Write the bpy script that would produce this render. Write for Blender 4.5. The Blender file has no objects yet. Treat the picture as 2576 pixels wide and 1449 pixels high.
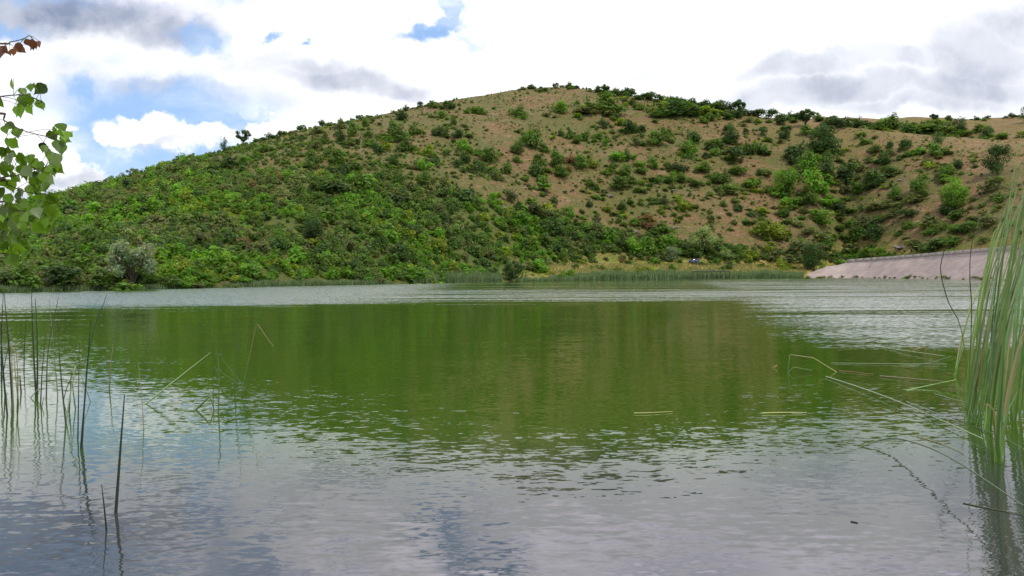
import bpy, bmesh, math, random
import numpy as np
from mathutils import Vector, Matrix, Euler
R = math.radians
S = bpy.context.scene
C = S.collection
rng = np.random.default_rng(7)
random.seed(7)

# ------------------------------------------------------------------ camera
CAM_H = 2.0
F = 2022.0                       # focal length in photo units (picture 2576 x 1449)
PITCH, ROLL = R(1.034), R(0.35)
fw = np.array([0, math.cos(PITCH), -math.sin(PITCH)])
u0 = np.array([0, math.sin(PITCH), math.cos(PITCH)])
r0 = np.array([1.0, 0, 0])
rt = r0*math.cos(ROLL) - u0*math.sin(ROLL)
up = u0*math.cos(ROLL) + r0*math.sin(ROLL)
cd = bpy.data.cameras.new('camera')
cam = bpy.data.objects.new('camera', cd); C.objects.link(cam)
cam.matrix_world = Matrix(((rt[0], up[0], -fw[0], 0), (rt[1], up[1], -fw[1], 0), (rt[2], up[2], -fw[2], CAM_H), (0, 0, 0, 1)))
cd.sensor_width = 36.0; cd.lens = 36.0*F/2576.0
cd.clip_start = 0.05; cd.clip_end = 6000
S.camera = cam

def ray(px, py):
    px = np.asarray(px, float)[..., None]; py = np.asarray(py, float)[..., None]
    return fw + rt*((px-1288)/F) + up*((724.5-py)/F)
def azel(px, py):
    d = ray(px, py); return np.arctan2(d[..., 0], d[..., 1]), d[..., 2]/np.hypot(d[..., 0], d[..., 1])
def project(x, y, z):
    p = np.stack([x, y, np.asarray(z)-CAM_H], -1)
    dz = np.maximum(p@fw, 1e-3)
    return 1288 + F*(p@rt)/dz, 724.5 - F*(p@up)/dz
def on_water(px, py, z=0.0):
    d = ray(px, py); k = (z-CAM_H)/d[..., 2]
    return np.array([0, 0, CAM_H]) + d*k[..., None]
def at_depth(px, py, Y):
    d = ray(px, py); return np.array([0, 0, CAM_H]) + d*(np.asarray(Y)/d[..., 1])[..., None]

# ------------------------------------------------------------------ view, sun, sky
S.view_settings.view_transform = 'Standard'; S.view_settings.look = 'None'
S.view_settings.exposure = 0.14; S.view_settings.gamma = 1.0
SUN_EL, SUN_AZ = R(56), R(148)       # azimuth clockwise from +Y (view direction)
sl = bpy.data.lights.new('sun', 'SUN'); sl.energy = 3.0; sl.angle = R(4.0); sl.color = (1.0, 0.95, 0.86)
so = bpy.data.objects.new('sun', sl); C.objects.link(so)
sd = Vector((math.sin(SUN_AZ)*math.cos(SUN_EL), math.cos(SUN_AZ)*math.cos(SUN_EL), math.sin(SUN_EL)))
so.rotation_euler = sd.to_track_quat('Z', 'Y').to_euler()

class NT:
    """small helper to write node trees"""
    def __init__(s, tree): s.t = tree; tree.nodes.clear()
    def n(s, typ, ins=None, **kw):
        nd = s.t.nodes.new(typ)
        for k, v in kw.items(): setattr(nd, k, v)
        for k, v in (ins or {}).items(): s.put(nd.inputs[k], v)
        return nd
    def put(s, sock, v):
        if isinstance(v, bpy.types.NodeSocket): s.t.links.new(v, sock)
        elif v is not None: sock.default_value = v
    def m(s, op, a, b=None, c=None, clamp=False):
        nd = s.t.nodes.new('ShaderNodeMath'); nd.operation = op; nd.use_clamp = clamp
        for i, v in enumerate((a, b, c)):
            if v is not None: s.put(nd.inputs[i], v)
        return nd.outputs[0]
    def v(s, op, a, b=None, scale=None):
        nd = s.t.nodes.new('ShaderNodeVectorMath'); nd.operation = op
        s.put(nd.inputs[0], a)
        if b is not None: s.put(nd.inputs[1], b)
        if scale is not None: s.put(nd.inputs['Scale'], scale)
        return nd.outputs['Value'] if op in ('LENGTH', 'DOT_PRODUCT', 'DISTANCE') else nd.outputs[0]
    def mix(s, f, a, b, blend='MIX'):
        nd = s.t.nodes.new('ShaderNodeMix'); nd.data_type = 'RGBA'; nd.blend_type = blend
        s.put(nd.inputs[0], f); s.put(nd.inputs[6], a); s.put(nd.inputs[7], b)
        return nd.outputs[2]
    def ramp(s, x, lo, hi, a=0.0, b=1.0, smooth=True):
        nd = s.t.nodes.new('ShaderNodeMapRange'); nd.interpolation_type = 'SMOOTHSTEP' if smooth else 'LINEAR'
        for k, v in zip(range(5), (x, lo, hi, a, b)): s.put(nd.inputs[k], v)
        return nd.outputs[0]
    def noise(s, vec, scale, detail=4.0, rough=0.55, out=0, dist=0.0):
        nd = s.n('ShaderNodeTexNoise', {'Vector': vec, 'Scale': scale, 'Detail': detail, 'Roughness': rough, 'Distortion': dist})
        return nd.outputs[out]
    def scl(s, vec, sc):
        return s.n('ShaderNodeMapping', {'Vector': vec, 'Scale': sc}).outputs[0]

def c4(c): return (c[0], c[1], c[2], 1.0)

def build_world():
    w = bpy.data.worlds.new('World'); S.world = w; w.use_nodes = True
    g = NT(w.node_tree)
    out = g.n('ShaderNodeOutputWorld'); bg = g.n('ShaderNodeBackground')
    g.t.links.new(bg.outputs[0], out.inputs[0])
    sky = g.n('ShaderNodeTexSky', sky_type='NISHITA'); sky.sun_disc = False
    sky.sun_elevation = SUN_EL; sky.sun_rotation = SUN_AZ; sky.air_density = 1.0; sky.dust_density = 0.6; sky.ozone_density = 1.5
    d = g.n('ShaderNodeTexCoord').outputs['Generated']
    xyz = g.n('ShaderNodeSeparateXYZ', {0: d})
    yy = g.m('MAXIMUM', xyz.outputs[1], 0.12)
    u = g.m('DIVIDE', xyz.outputs[0], yy); v = g.m('DIVIDE', xyz.outputs[2], yy)
    uv = g.n('ShaderNodeCombineXYZ', {0: u, 1: v}).outputs[0]
    n1 = g.noise(uv, 7.0, 6, 0.6, out=1)
    n2 = g.noise(uv, 26.0, 5, 0.6, out=1)
    dis = g.v('ADD', g.v('SCALE', g.v('SUBTRACT', n1, (.5, .5, .5)), scale=0.06), g.v('SCALE', g.v('SUBTRACT', n2, (.5, .5, .5)), scale=0.06))
    uvd = g.v('ADD', uv, dis)
    soft1 = g.v('ADD', uv, g.v('SCALE', g.v('SUBTRACT', n1, (.5, .5, .5)), scale=0.10))
    def blob(px, py, rx, ry, rot=0, soft=.7, vec=uvd):
        dd = ray(px, py); U, V = dd[0]/dd[1], dd[2]/dd[1]
        mp = g.n('ShaderNodeMapping', {'Vector': vec, 'Location': (U, V, 0), 'Rotation': (0, 0, R(rot)), 'Scale': (rx/F, ry/F, 1)}, vector_type='TEXTURE')
        fl = g.n('ShaderNodeVectorMath', {0: mp.outputs[0], 1: (1, 1, 0)}, operation='MULTIPLY').outputs[0]
        return g.ramp(g.v('LENGTH', fl), 1+soft, 1-soft)
    def many(lst, **k):
        o = None
        for b in lst:
            x = blob(*b[:5], **k)
            if len(b) > 5: x = g.m('MULTIPLY', x, b[5])
            o = x if o is None else g.m('MAXIMUM', o, x)
        return o
    holes = many([(520, 95, 62, 40, -14), (470, 66, 34, 22, 0, .8), (684, 97, 20, 11, 0), (770, 95, 14, 7, 0), (1080, 80, 88, 20, 4), (1128, 46, 30, 36, 20),
                  (1175, 112, 50, 14, -20, .45), (390, 276, 250, 62, -2), (265, 300, 130, 84, 0), (590, 314, 120, 34, -6), (205, 235, 50, 44, 40), (420, 400, 190, 34, 0),
                  (235, 385, 50, 50, 0), (15, 78, 80, 18, -8, .9), (640, 330, 44, 22, 0), (280, 130, 40, 18, 0, .22), (190, 155, 60, 20, 0, .2), (330, 420, 90, 40, 0, .9),
                  # sky above the frame
                  (150, -130, 420, 50, 8), (1215, -70, 105, 62, 20), (760, -250, 220, 46, 0, .8), (-200, -60, 200, 90, 0), (1900, -460, 400, 60, 0, .7), (300, -420, 500, 80, 0, .8), (600, -60, 120, 60, 0, .8), (150, -62, 340, 46, 6, 1.0), (860, -60, 60, 40, 0, .5)])
    cum = many([(400, 330, 160, 36, -2), (380, 308, 84, 32, 0), (520, 348, 84, 24, -4), (285, 338, 56, 24, 0), (175, 432, 130, 42, -12), (120, 400, 80, 36, 0), (60, 470, 150, 50, 0),
                (690, 332, 70, 32, 0), (85, 318, 100, 20, 0)], soft=.22)
    grey = many([(180, 34, 300, 58, 4, .85), (420, 56, 130, 50, 0, .75), (60, 0, 220, 54, 0, .8), (380, 212, 120, 26, -6, .62), (870, 212, 150, 36, -8, .62), (800, 175, 100, 30, -8, .5),
                 (960, 238, 110, 24, 0, .52), (400, 352, 90, 12, 0, .36), (210, 444, 100, 22, 0, .5), (80, 484, 130, 26, 0, .45), (250, 190, 260, 60, 0, .26), (120, 240, 120, 40, 0, .3), (700, 160, 120, 40, 0, .28), (600, 250, 200, 30, -6, .3),
                 (2010, 170, 150, 36, 4, .46), (2130, 225, 260, 40, 4, .56), (2480, 130, 150, 100, 0, .55), (2440, 220, 220, 50, 0, .55), (1950, 255, 130, 32, 0, .50), (2540, 40, 110, 50, 0, .5), (2250, 150, 160, 34, 0, .38), (1600, 195, 60, 12, 0, .24), (2300, 270, 260, 26, 0, .42),
                 (600, -150, 300, 50, 0, .6), (1700, -130, 260, 50, 0, .35), (2300, -190, 320, 60, 0, .4), (1300, -330, 700, 50, 0, .45), (150, -250, 420, 80, 0, .7)], soft=.6, vec=soft1)
    streak = g.ramp(g.noise(g.scl(uv, (3.0, 9.0, 1)), 1.2, 5, .6), .42, .68)
    tex = g.noise(uv, 12.0, 6, .6)
    # front sky: coverage and brightness
    cover = g.m('MAXIMUM', g.m('SUBTRACT', 1.0, holes), cum)
    cover = g.m('MAXIMUM', cover, g.m('MULTIPLY', streak, .42))
    shade = g.m('ADD', g.m('MULTIPLY', grey, g.ramp(tex, .25, .72, .78, 1.12)), g.ramp(tex, .38, .72, 0.0, .14), clamp=True)
    # rest of the dome: broken cloud from noise on the direction itself
    nb = g.noise(d, 2.6, 6, .6)
    cb = g.ramp(nb, .40, .56); sb = g.ramp(g.noise(d, 4.0, 5, .6), .35, .75, 0.1, .8)
    kf = g.ramp(xyz.outputs[1], .25, .5)
    cover = g.m('ADD', g.m('MULTIPLY', cover, kf), g.m('MULTIPLY', cb, g.m('SUBTRACT', 1.0, kf)))
    shade = g.m('ADD', g.m('MULTIPLY', shade, kf), g.m('MULTIPLY', sb, g.m('SUBTRACT', 1.0, kf)))
    white = (1.13, 1.14, 1.18, 1); dark = (.27, .325, .46, 1)
    ccol = g.mix(shade, white, dark)
    # extra gain and mauve tint on higher cloud, added to brighten near-water reflections
    ccol = g.v('MULTIPLY', ccol, g.mix(g.m('MULTIPLY', g.ramp(xyz.outputs[2], .27, .39), g.ramp(xyz.outputs[2], .80, .52)), (1, 1, 1, 1), (2.35, 2.18, 2.42, 1)))
    blue = g.mix(.62, g.mix(1.0, sky.outputs[0], (.11, .11, .11, 1), 'MULTIPLY'), (.38, .62, 1.05, 1))
    g.put(bg.inputs[0], g.mix(cover, blue, ccol)); bg.inputs[1].default_value = 1.0
build_world()

# ------------------------------------------------------------------ materials
def mat(name):
    m = bpy.data.materials.new(name); m.use_nodes = True
    g = NT(m.node_tree); o = g.n('ShaderNodeOutputMaterial')
    return m, g, o
def principled(g, o, base, rough=.8, spec=.3, normal=None, **kw):
    p = g.n('ShaderNodeBsdfPrincipled', {'Base Color': base, 'Roughness': rough, 'Specular IOR Level': spec})
    for k, v in kw.items(): g.put(p.inputs[k], v)
    if normal is not None: g.put(p.inputs['Normal'], normal)
    g.t.links.new(p.outputs[0], o.inputs[0]); return p
def simple(name, col, rough=.6, spec=.3, var=.25, scale=8.0, metal=0.0):
    m, g, o = mat(name)
    pos = g.n('ShaderNodeTexCoord').outputs['Object']
    f = g.ramp(g.noise(pos, scale, 4), .3, .7, 1-var, 1+var)
    col2 = g.v('SCALE', c4(col)[:3], scale=f)
    principled(g, o, col2, rough, spec, Metallic=metal)
    return m
def leaf_material(name, trans=.35, rough=.6, vary=.22, spec=.25):
    m, g, o = mat(name)
    at = g.n('ShaderNodeAttribute', attribute_name='Col').outputs['Color']
    oi = g.n('ShaderNodeObjectInfo').outputs['Random']
    col = g.v('SCALE', at, scale=g.ramp(oi, 0, 1, 1-vary, 1+vary, smooth=False))
    p = g.n('ShaderNodeBsdfPrincipled', {'Base Color': col, 'Roughness': rough, 'Specular IOR Level': spec})
    t = g.n('ShaderNodeBsdfTranslucent', {'Color': g.v('MULTIPLY', col, (1.25, 1.35, .6))})
    mx = g.n('ShaderNodeMixShader', {0: trans}); g.t.links.new(p.outputs[0], mx.inputs[1]); g.t.links.new(t.outputs[0], mx.inputs[2])
    g.t.links.new(mx.outputs[0], o.inputs[0]); return m
M_LEAF = leaf_material('hill_foliage', .5)
M_REED = leaf_material('reed_blade', .25, .36, .15, .45)
M_POP = leaf_material('poplar_leaf', .6, .4, .1, .4)
M_BARK = simple('bark', (.07, .055, .04), .9, .2, .35, 3)
M_STEM = leaf_material('rush_stem', .0, .4, .25, .35)
M_ROCK = simple('grey_rock', (.19, .165, .15), .9, .2, .35, 1.5)
M_RUST = simple('rusty_iron', (.03, .026, .024), .7, .3, .4, 2)

# ------------------------------------------------------------------ object helpers
def mesh_np(name, V, Fq, mats, col=None, smooth=False, midx=None):
    me = bpy.data.meshes.new(name)
    V = np.ascontiguousarray(V, dtype=np.float32); Fq = np.ascontiguousarray(Fq, dtype=np.int32)
    k = Fq.shape[1]; nf = len(Fq)
    me.vertices.add(len(V)); me.vertices.foreach_set('co', V.ravel())
    me.loops.add(nf*k); me.loops.foreach_set('vertex_index', Fq.ravel())
    me.polygons.add(nf); me.polygons.foreach_set('loop_start', np.arange(nf, dtype=np.int32)*k)
    if midx is not None: me.polygons.foreach_set('material_index', np.ascontiguousarray(midx, dtype=np.int32))
    if col is not None:
        a = me.attributes.new('Col', 'FLOAT_COLOR', 'POINT')
        cc = np.ones((len(V), 4), np.float32); cc[:, :3] = col
        a.data.foreach_set('color', cc.ravel())
    me.update(calc_edges=True)
    if smooth: me.polygons.foreach_set('use_smooth', np.ones(nf, dtype=bool))
    for m in (mats if isinstance(mats, (list, tuple)) else [mats]): me.materials.append(m)
    return me
def link(name, me, parent=None, loc=None):
    o = bpy.data.objects.new(name, me); C.objects.link(o)
    if parent is not None: o.parent = parent
    if loc is not None: o.location = loc
    return o
def tag(o, label=None, cat=None, group=None, kind=None):
    if label: o['label'] = label
    if cat: o['category'] = cat
    if group: o['group'] = group
    if kind: o['kind'] = kind
    return o
def thing(name, label, cat, loc, group=None, rz=0):
    o = link(name, None, None, loc); o.rotation_euler = (0, 0, rz); o.empty_display_size = .3
    return tag(o, label, cat, group)
def bm_mesh(name, bm, m, smooth=False):
    me = bpy.data.meshes.new(name); bm.to_mesh(me); bm.free()
    for x in (m if isinstance(m, (list, tuple)) else [m]): me.materials.append(x)
    if smooth: me.polygons.foreach_set('use_smooth', [True]*len(me.polygons))
    return me
def add_box(bm, a, b, bevel=0):
    a = Vector(a); b = Vector(b)
    r = bmesh.ops.create_cube(bm, size=1)
    bmesh.ops.scale(bm, vec=b-a, verts=r['verts']); bmesh.ops.translate(bm, vec=(a+b)/2, verts=r['verts'])
    if bevel:
        es = list({e for v in r['verts'] for e in v.link_edges})
        bmesh.ops.bevel(bm, geom=es, offset=bevel, segments=2, affect='EDGES')
def tube_arrays(pts, rad, k=6):
    pts = np.asarray(pts, float); n = len(pts); V = []; 
    T = np.gradient(pts, axis=0); T /= np.linalg.norm(T, axis=1)[:, None]+1e-9
    ref = np.array([0.13, .99, 0.05])
    for i in range(n):
        a = np.cross(T[i], ref); a /= np.linalg.norm(a)+1e-9; b = np.cross(T[i], a)
        for j in range(k):
            t = 2*math.pi*j/k; V.append(pts[i] + rad[i]*(a*math.cos(t)+b*math.sin(t)))
    Fq = [[i*k+j, i*k+(j+1) % k, (i+1)*k+(j+1) % k, (i+1)*k+j] for i in range(n-1) for j in range(k)]
    return np.array(V), np.array(Fq)
def smooth_path(P, n=14):
    """Catmull-Rom through the points"""
    P = np.asarray(P, float)
    if len(P) == 2: return P[0] + (P[1]-P[0])*np.linspace(0, 1, n)[:, None]
    Q = np.vstack([2*P[0]-P[1], P, 2*P[-1]-P[-2]]); out = []
    seg = len(P)-1; per = max(3, n//seg)
    for i in range(seg):
        a, b, c, d = Q[i:i+4]
        for t in np.linspace(0, 1, per, endpoint=(i == seg-1)):
            out.append(.5*((2*b)+(-a+c)*t+(2*a-5*b+4*c-d)*t*t+(-a+3*b-3*c+d)*t**3))
    return np.array(out)
def join(parts):
    V = []; Fq = []; Cc = []; o = 0
    for v, f, c in parts:
        V.append(v); Fq.append(f+o); Cc.append(np.broadcast_to(c, (len(v), 3))); o += len(v)
    return np.vstack(V), np.vstack(Fq), np.vstack(Cc)

# ------------------------------------------------------------------ terrain
def curve(pts):
    p = np.array(pts, float); a, e = azel(p[:, 0], p[:, 1]); return a, e
SKY_A, SKY_E = curve([(-1500, 690), (-700, 640), (-300, 600), (0, 545), (150, 497), (330, 452), (500, 398), (620, 365), (750, 328), (900, 298), (1020, 275), (1150, 250), (1280, 228), (1400, 219), (1500, 226),
                      (1600, 243), (1700, 260), (1850, 284), (2000, 306), (2200, 325), (2400, 343), (2576, 357), (2900, 400), (3600, 520), (5000, 640)])
BACK_A, BACK_E = curve([(-1500, 700), (0, 640), (1400, 400), (1700, 330), (1850, 297), (2000, 299), (2200, 299), (2330, 300), (2450, 300), (2520, 296), (2576, 290), (2800, 280), (3600, 420), (5000, 640)])
SHORE = np.array([(-1500, 775), (-500, 748), (0, 736), (250, 730.5), (500, 724.5), (750, 719.5), (950, 715.5), (1200, 710), (1400, 706.5), (1640, 703.5), (1750, 702.5), (2020, 699.5), (2150, 699.5), (2330, 702), (2576, 707), (2900, 716), (4000, 770)], float)
shp = on_water(SHORE[:, 0], SHORE[:, 1]); SH_A = np.arctan2(shp[:, 0], shp[:, 1]); SH_D = np.hypot(shp[:, 0], shp[:, 1])
def azp(px): return azel(np.array(px, float), np.full(len(px), 690.0))[0]
RD_A = azp([-1500, 0, 600, 1100, 1400, 1700, 2100, 2576, 3200, 5000]); RD_D = np.array([200, 270, 350, 410, 440, 430, 400, 370, 340, 300.])
TW_A = azp([-1500, 0, 900, 1150, 1350, 1500, 1950, 2040, 2120, 2576, 5000]); TW_W = np.array([5, 5, 6, 14, 26, 30, 28, 22, 48, 60, 60.]); TW_Z = np.array([1.4, 1.4, 1.6, 2.6, 4.6, 5.0, 4.6, 4.5, 4.5, 4.0, 3.0])
_k = [(rng.uniform(0, 6.28), rng.uniform(0, 6.28), w) for w in (90, 70, 55, 40, 32, 25, 19, 15, 12, 9, 7)]
def fbm(x, y):
    s = 0
    for a, p, w in _k: s = s + np.sin((x*np.cos(a)+y*np.sin(a))*6.283/w + p + 1.3*np.sin((x*np.sin(a)-y*np.cos(a))*6.283/(w*1.7)))*w/60.0
    return s
def sstep(a, b, x):
    t = np.clip((x-a)/(b-a), 0, 1); return t*t*(3-2*t)
def terrain(az, d):
    az = np.asarray(az, float); d = np.asarray(d, float)
    d0 = np.interp(az, SH_A, SH_D); W = np.interp(az, TW_A, TW_W); z1 = np.interp(az, TW_A, TW_Z); d1 = d0+W
    dr = np.interp(az, RD_A, RD_D); E = np.interp(az, SKY_A, SKY_E); Eb = np.interp(az, BACK_A, BACK_E)
    H = CAM_H+dr*E; db = dr+170; Hb = CAM_H+db*Eb
    t = np.clip((d-d0)/W, 0, 1)
    dam = sstep(azp([2020])[0], azp([2090])[0], az)
    bank = np.minimum(.55, (d-d0)*.45)*(1-dam) + dam*(-.6)
    zt = np.where(d < d0, np.maximum(-4, (d-d0)*.18), bank + (z1-.55)*t**1.15*(1-dam) + dam*(z1+.6)*sstep(.35, 1, t))
    s = np.clip((d-d1)/(dr-d1), 0, 1.0); zs = z1+(H-z1)*(1.2*s-.2*s*s)
    q = np.clip((d-dr)/170, 0, 1); zb = H+(Hb-H)*(q*q*(3-2*q)) - np.sin(np.pi*q)*9*sstep(0, .3, q)
    zf = np.maximum(Hb-(d-db)*.12, 0)
    z = np.where(d < d1, zt, np.where(d < dr, zs, np.where(d < db, zb, zf)))
    x = d*np.sin(az); y = d*np.cos(az)
    env = sstep(d1, d1+35, d)*(1-.75*sstep(dr-45, dr, d)*(1-sstep(dr, dr+30, d)))
    return z + fbm(x, y)*.45*env
def ground_at(px, py):
    """first hit of the sight ray with the terrain -> (x, y, z, distance)"""
    a, e = azel(px, py); a = float(a); e = float(e)
    d = np.arange(60, 640, .5); tz = terrain(np.full(len(d), a), d)
    hit = np.nonzero((tz >= CAM_H+d*e) & (d > np.interp(a, SH_A, SH_D)))[0]
    if len(hit): dd = d[hit[0]]
    else: dd = float(np.interp(a, RD_A, RD_D)) if py > 320 or px < 1850 else d[np.argmax((tz-CAM_H)/d)]
    if not len(hit): dd = d[np.argmax((tz-CAM_H)/d)]
    return dd*math.sin(a), dd*math.cos(a), float(terrain(np.array([a]), np.array([dd]))[0]), dd

THX = [-400, 0, 300, 480, 600, 800, 1000, 1150, 1300, 1450, 1650, 1900, 2200, 2576, 3200]
THY = [430, 380, 400, 400, 425, 445, 468, 490, 520, 562, 600, 628, 650, 640, 640]
def thicket(px, py):                                   # 1 = dense shrubs, 0 = bare slope
    b = np.interp(px, THX, THY)
    k = sstep(-22, 22, py-b)
    return np.maximum(k, .42*sstep(-150, -40, py-b)*(1-sstep(1000, 1400, px)))

def build_terrain():
    na, nd = 620, 330
    az = np.concatenate([np.linspace(R(-62), R(-36), 50, endpoint=False), np.linspace(R(-36), R(36), na-100, endpoint=False), np.linspace(R(36), R(62), 50)])
    t = np.linspace(0, 1, nd); d = 70+ (700-70)*t**1.25; d = np.concatenate([d, [800, 950, 1200, 1600, 2200, 3000]]); nd = len(d)
    A, D = np.meshgrid(az, d, indexing='ij'); Z = terrain(A, D)
    X = D*np.sin(A); Y = D*np.cos(A)
    V = np.stack([X, Y, Z], -1).reshape(-1, 3)
    i = np.arange(na-1)[:, None]*nd + np.arange(nd-1)[None]
    Fq = np.stack([i, i+nd, i+nd+1, i+1], -1).reshape(-1, 4)
    px, py = project(X, Y, Z)
    veg = thicket(px, py)
    d0 = np.interp(A, SH_A, SH_D); W = np.interp(A, TW_A, TW_W)
    dry = (1-sstep(d0+W*.9, d0+W*1.35, D))*sstep(1230, 1420, px)
    ridge = sstep(np.interp(A, RD_A, RD_D)-45, np.interp(A, RD_A, RD_D)-5, D)*sstep(1600, 2000, px)
    m, g, o = mat('hill_ground')
    pos = g.n('ShaderNodeNewGeometry').outputs['Position']
    at = g.n('ShaderNodeAttribute', attribute_name='Col').outputs['Color']
    sep = g.n('ShaderNodeSeparateColor', {0: at})
    big = g.noise(pos, .035, 5, .6); mid = g.noise(g.scl(pos, (1, .7, 2.2)), .16, 6, .65); fine = g.noise(pos, 1.3, 5, .7)
    strip = g.noise(g.scl(pos, (.5, .5, 4.0)), .35, 5, .65)
    col = g.mix(g.ramp(mid, .36, .66), (.170, .106, .052, 1), (.142, .100, .038, 1))
    col = g.mix(g.m('MULTIPLY', g.ramp(strip, .52, .72), .85), col, (.28, .21, .115, 1))
    col = g.mix(g.m('MULTIPLY', g.ramp(g.m('ADD', g.m('MULTIPLY', big, .6), g.m('MULTIPLY', mid, .4)), .41, .57), .85), col, (.098, .104, .030, 1))
    col = g.mix(g.m('MULTIPLY', g.ramp(g.noise(pos, .5, 5, .7), .56, .68), .55), col, (.095, .064, .037, 1))
    col = g.mix(g.m('MULTIPLY', sep.outputs[2], .5), col, (.19, .135, .055, 1))
    col = g.mix(g.m('MULTIPLY', sep.outputs[0], g.ramp(mid, .3, .62, 1.0, .6)), col, (.075, .105, .022, 1))
    yel = g.mix(g.ramp(mid, .38, .6), (.34, .25, .080, 1), (.17, .18, .032, 1))
    col = g.mix(sep.outputs[1], col, yel)
    col = g.v('SCALE', col, scale=g.ramp(fine, .25, .75, .56, 1.28))
    nrm = g.n('ShaderNodeBump', {'Height': g.m('ADD', fine, g.m('MULTIPLY', mid, 2.0)), 'Strength': .9, 'Distance': .5}).outputs[0]
    principled(g, o, col, .95, .1, nrm)
    me = mesh_np('hillside', V, Fq, m, np.stack([veg, dry, ridge], -1).reshape(-1, 3), smooth=True)
    tag(link('hillside', me), kind='structure')
build_terrain()

# ------------------------------------------------------------------ near bank (under and beside the camera)
def near_bank():
    xs = np.concatenate([np.linspace(-70, -12, 40, endpoint=False), np.linspace(-12, 14, 105, endpoint=False), np.linspace(14, 70, 40)]); ys = np.concatenate([np.linspace(-60, -6, 30, endpoint=False), np.linspace(-6, 10, 70, endpoint=False), np.linspace(10, 60, 40)])
    X, Y = np.meshgrid(xs, ys, indexing='ij')
    edge = 2.6 + .25*np.sin(X*1.3) + .2*np.sin(X*3.1+1) + np.where(X < -4.6, (-X-4.6)*1.05, 0) + np.where(X > 8.5, (X-8.5)*1.1, 0)
    sdist = edge-Y
    Z = np.where(sdist > 0, .42*(1-np.exp(-sdist*.9)), np.maximum(-1.6, sdist*.5)) + .03*np.sin(X*2.2+Y*1.7)
    n = len(ys); i = np.arange(len(xs)-1)[:, None]*n + np.arange(n-1)[None]
    m, g, o = mat('bank_soil')
    pos = g.n('ShaderNodeNewGeometry').outputs['Position']
    f = g.noise(pos, 2.5, 6, .65)
    principled(g, o, g.mix(g.ramp(f, .35, .65), (.09, .07, .045, 1), (.06, .085, .025, 1)), .95, .1,
               g.n('ShaderNodeBump', {'Height': g.noise(pos, 9, 5), 'Distance': .05}).outputs[0])
    tag(link('ground', mesh_np('ground', np.stack([X, Y, Z], -1).reshape(-1, 3), np.stack([i, i+n, i+n+1, i+1], -1).reshape(-1, 4), m, smooth=True)), kind='structure')
near_bank()

# ------------------------------------------------------------------ water
def build_water():
    m, g, o = mat('lake_water')
    pos = g.n('ShaderNodeNewGeometry').outputs['Position']
    xyz = g.n('ShaderNodeSeparateXYZ', {0: pos}); X, Y = xyz.outputs[0], xyz.outputs[1]
    wob = g.noise(g.scl(pos, (.02, .06, 1)), 1.0, 4, .6)
    Yw = g.m('ADD', Y, g.m('MULTIPLY', g.m('SUBTRACT', wob, .5), 38.0))
    Yw = g.m('ADD', Yw, g.m('MULTIPLY', g.m('SUBTRACT', g.noise(g.scl(pos, (.10, .4, 1)), 1.0, 5, .7), .5), 20.0))
    st = g.ramp(g.noise(g.scl(pos, (.02, .30, 1)), 1.0, 5, .65), .38, .58, .25, 1)
    # wind-ruffled patches of the lake
    band = g.m('MULTIPLY', g.ramp(Yw, 43, 68), g.ramp(Yw, 92, 112, 1, 0))
    left = g.m('MULTIPLY', g.ramp(X, 4, -20), g.ramp(Yw, 42, 60))
    gust = g.ramp(g.noise(g.scl(pos, (.010, .10, 1)), 1.0, 4, .6), .50, .58)
    far = g.m('MULTIPLY', g.ramp(Yw, 95, 112), g.m('MULTIPLY', gust, .8))
    right = g.m('MULTIPLY', g.m('MULTIPLY', g.ramp(g.m('SUBTRACT', X, g.m('MULTIPLY', Y, .20)), 0, 9), g.ramp(Yw, 14, 34)), g.m('MULTIPLY', st, 1.0))
    sp = g.m('MULTIPLY', g.m('MULTIPLY', g.ramp(g.noise(g.scl(pos, (.05, .5, 1)), 1.0, 3, .6), .56, .64), g.ramp(Y, 26, 40)), .22)
    ruf = g.m('MAXIMUM', g.m('MAXIMUM', g.m('MULTIPLY', band, g.m('MULTIPLY', st, .95)), left), g.m('MAXIMUM', far, g.m('MAXIMUM', right, sp)))
    def slopes(sx, sy, sc, det):
        c = g.noise(g.scl(pos, (sx, sy, 1)), sc, det, .5, out=1); return g.v('SUBTRACT', c, (.5, .5, .5))
    swell = g.v('SCALE', slopes(.5, 1.3, .8, 2), scale=.036)
    rip = g.v('SCALE', slopes(.65, 1.8, 5.2, 2), scale=g.ramp(g.noise(g.scl(pos, (.2, .4, 1)), 1.0, 3), .35, .65, .045, .11))
    tiny = g.v('SCALE', slopes(.8, 1.7, 11.0, 2), scale=.09)
    wind = g.v('SCALE', slopes(.8, 1.8, 6.0, 3), scale=g.m('MULTIPLY', ruf, 1.0))
    s = g.v('ADD', g.v('ADD', swell, rip), g.v('ADD', tiny, wind))
    sky_tilt = g.n('ShaderNodeCombineXYZ', {1: g.m('MULTIPLY', ruf, -.13)}).outputs[0]      # normals tilted towards this bank so ruffled patches mirror more bright sky
    s = g.v('ADD', g.v('MULTIPLY', s, (.6, 1.0, 0)), sky_tilt); nrm = g.v('NORMALIZE', g.v('ADD', s, (0, 0, 1)))
    deep = g.mix(g.ramp(g.noise(g.scl(pos, (.06, .1, 1)), 1, 3), .35, .65), (.025, .060, .004, 1), (.033, .065, .005, 1))
    deep = g.mix(g.ramp(Y, 10.5, 6.8), deep, (.028, .032, .028, 1))        # greyed near this bank; the sky reflection's grey is put into the colour
    p = principled(g, o, deep, .03, .5, nrm); p.inputs['IOR'].default_value = 1.36
    V = np.array([(-450, -80, 0), (450, -80, 0), (450, 430, 0), (-450, 430, 0)], float)
    tag(link('water', mesh_np('water', V, np.array([[0, 1, 2, 3]]), m)), kind='structure')
build_water()

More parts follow.
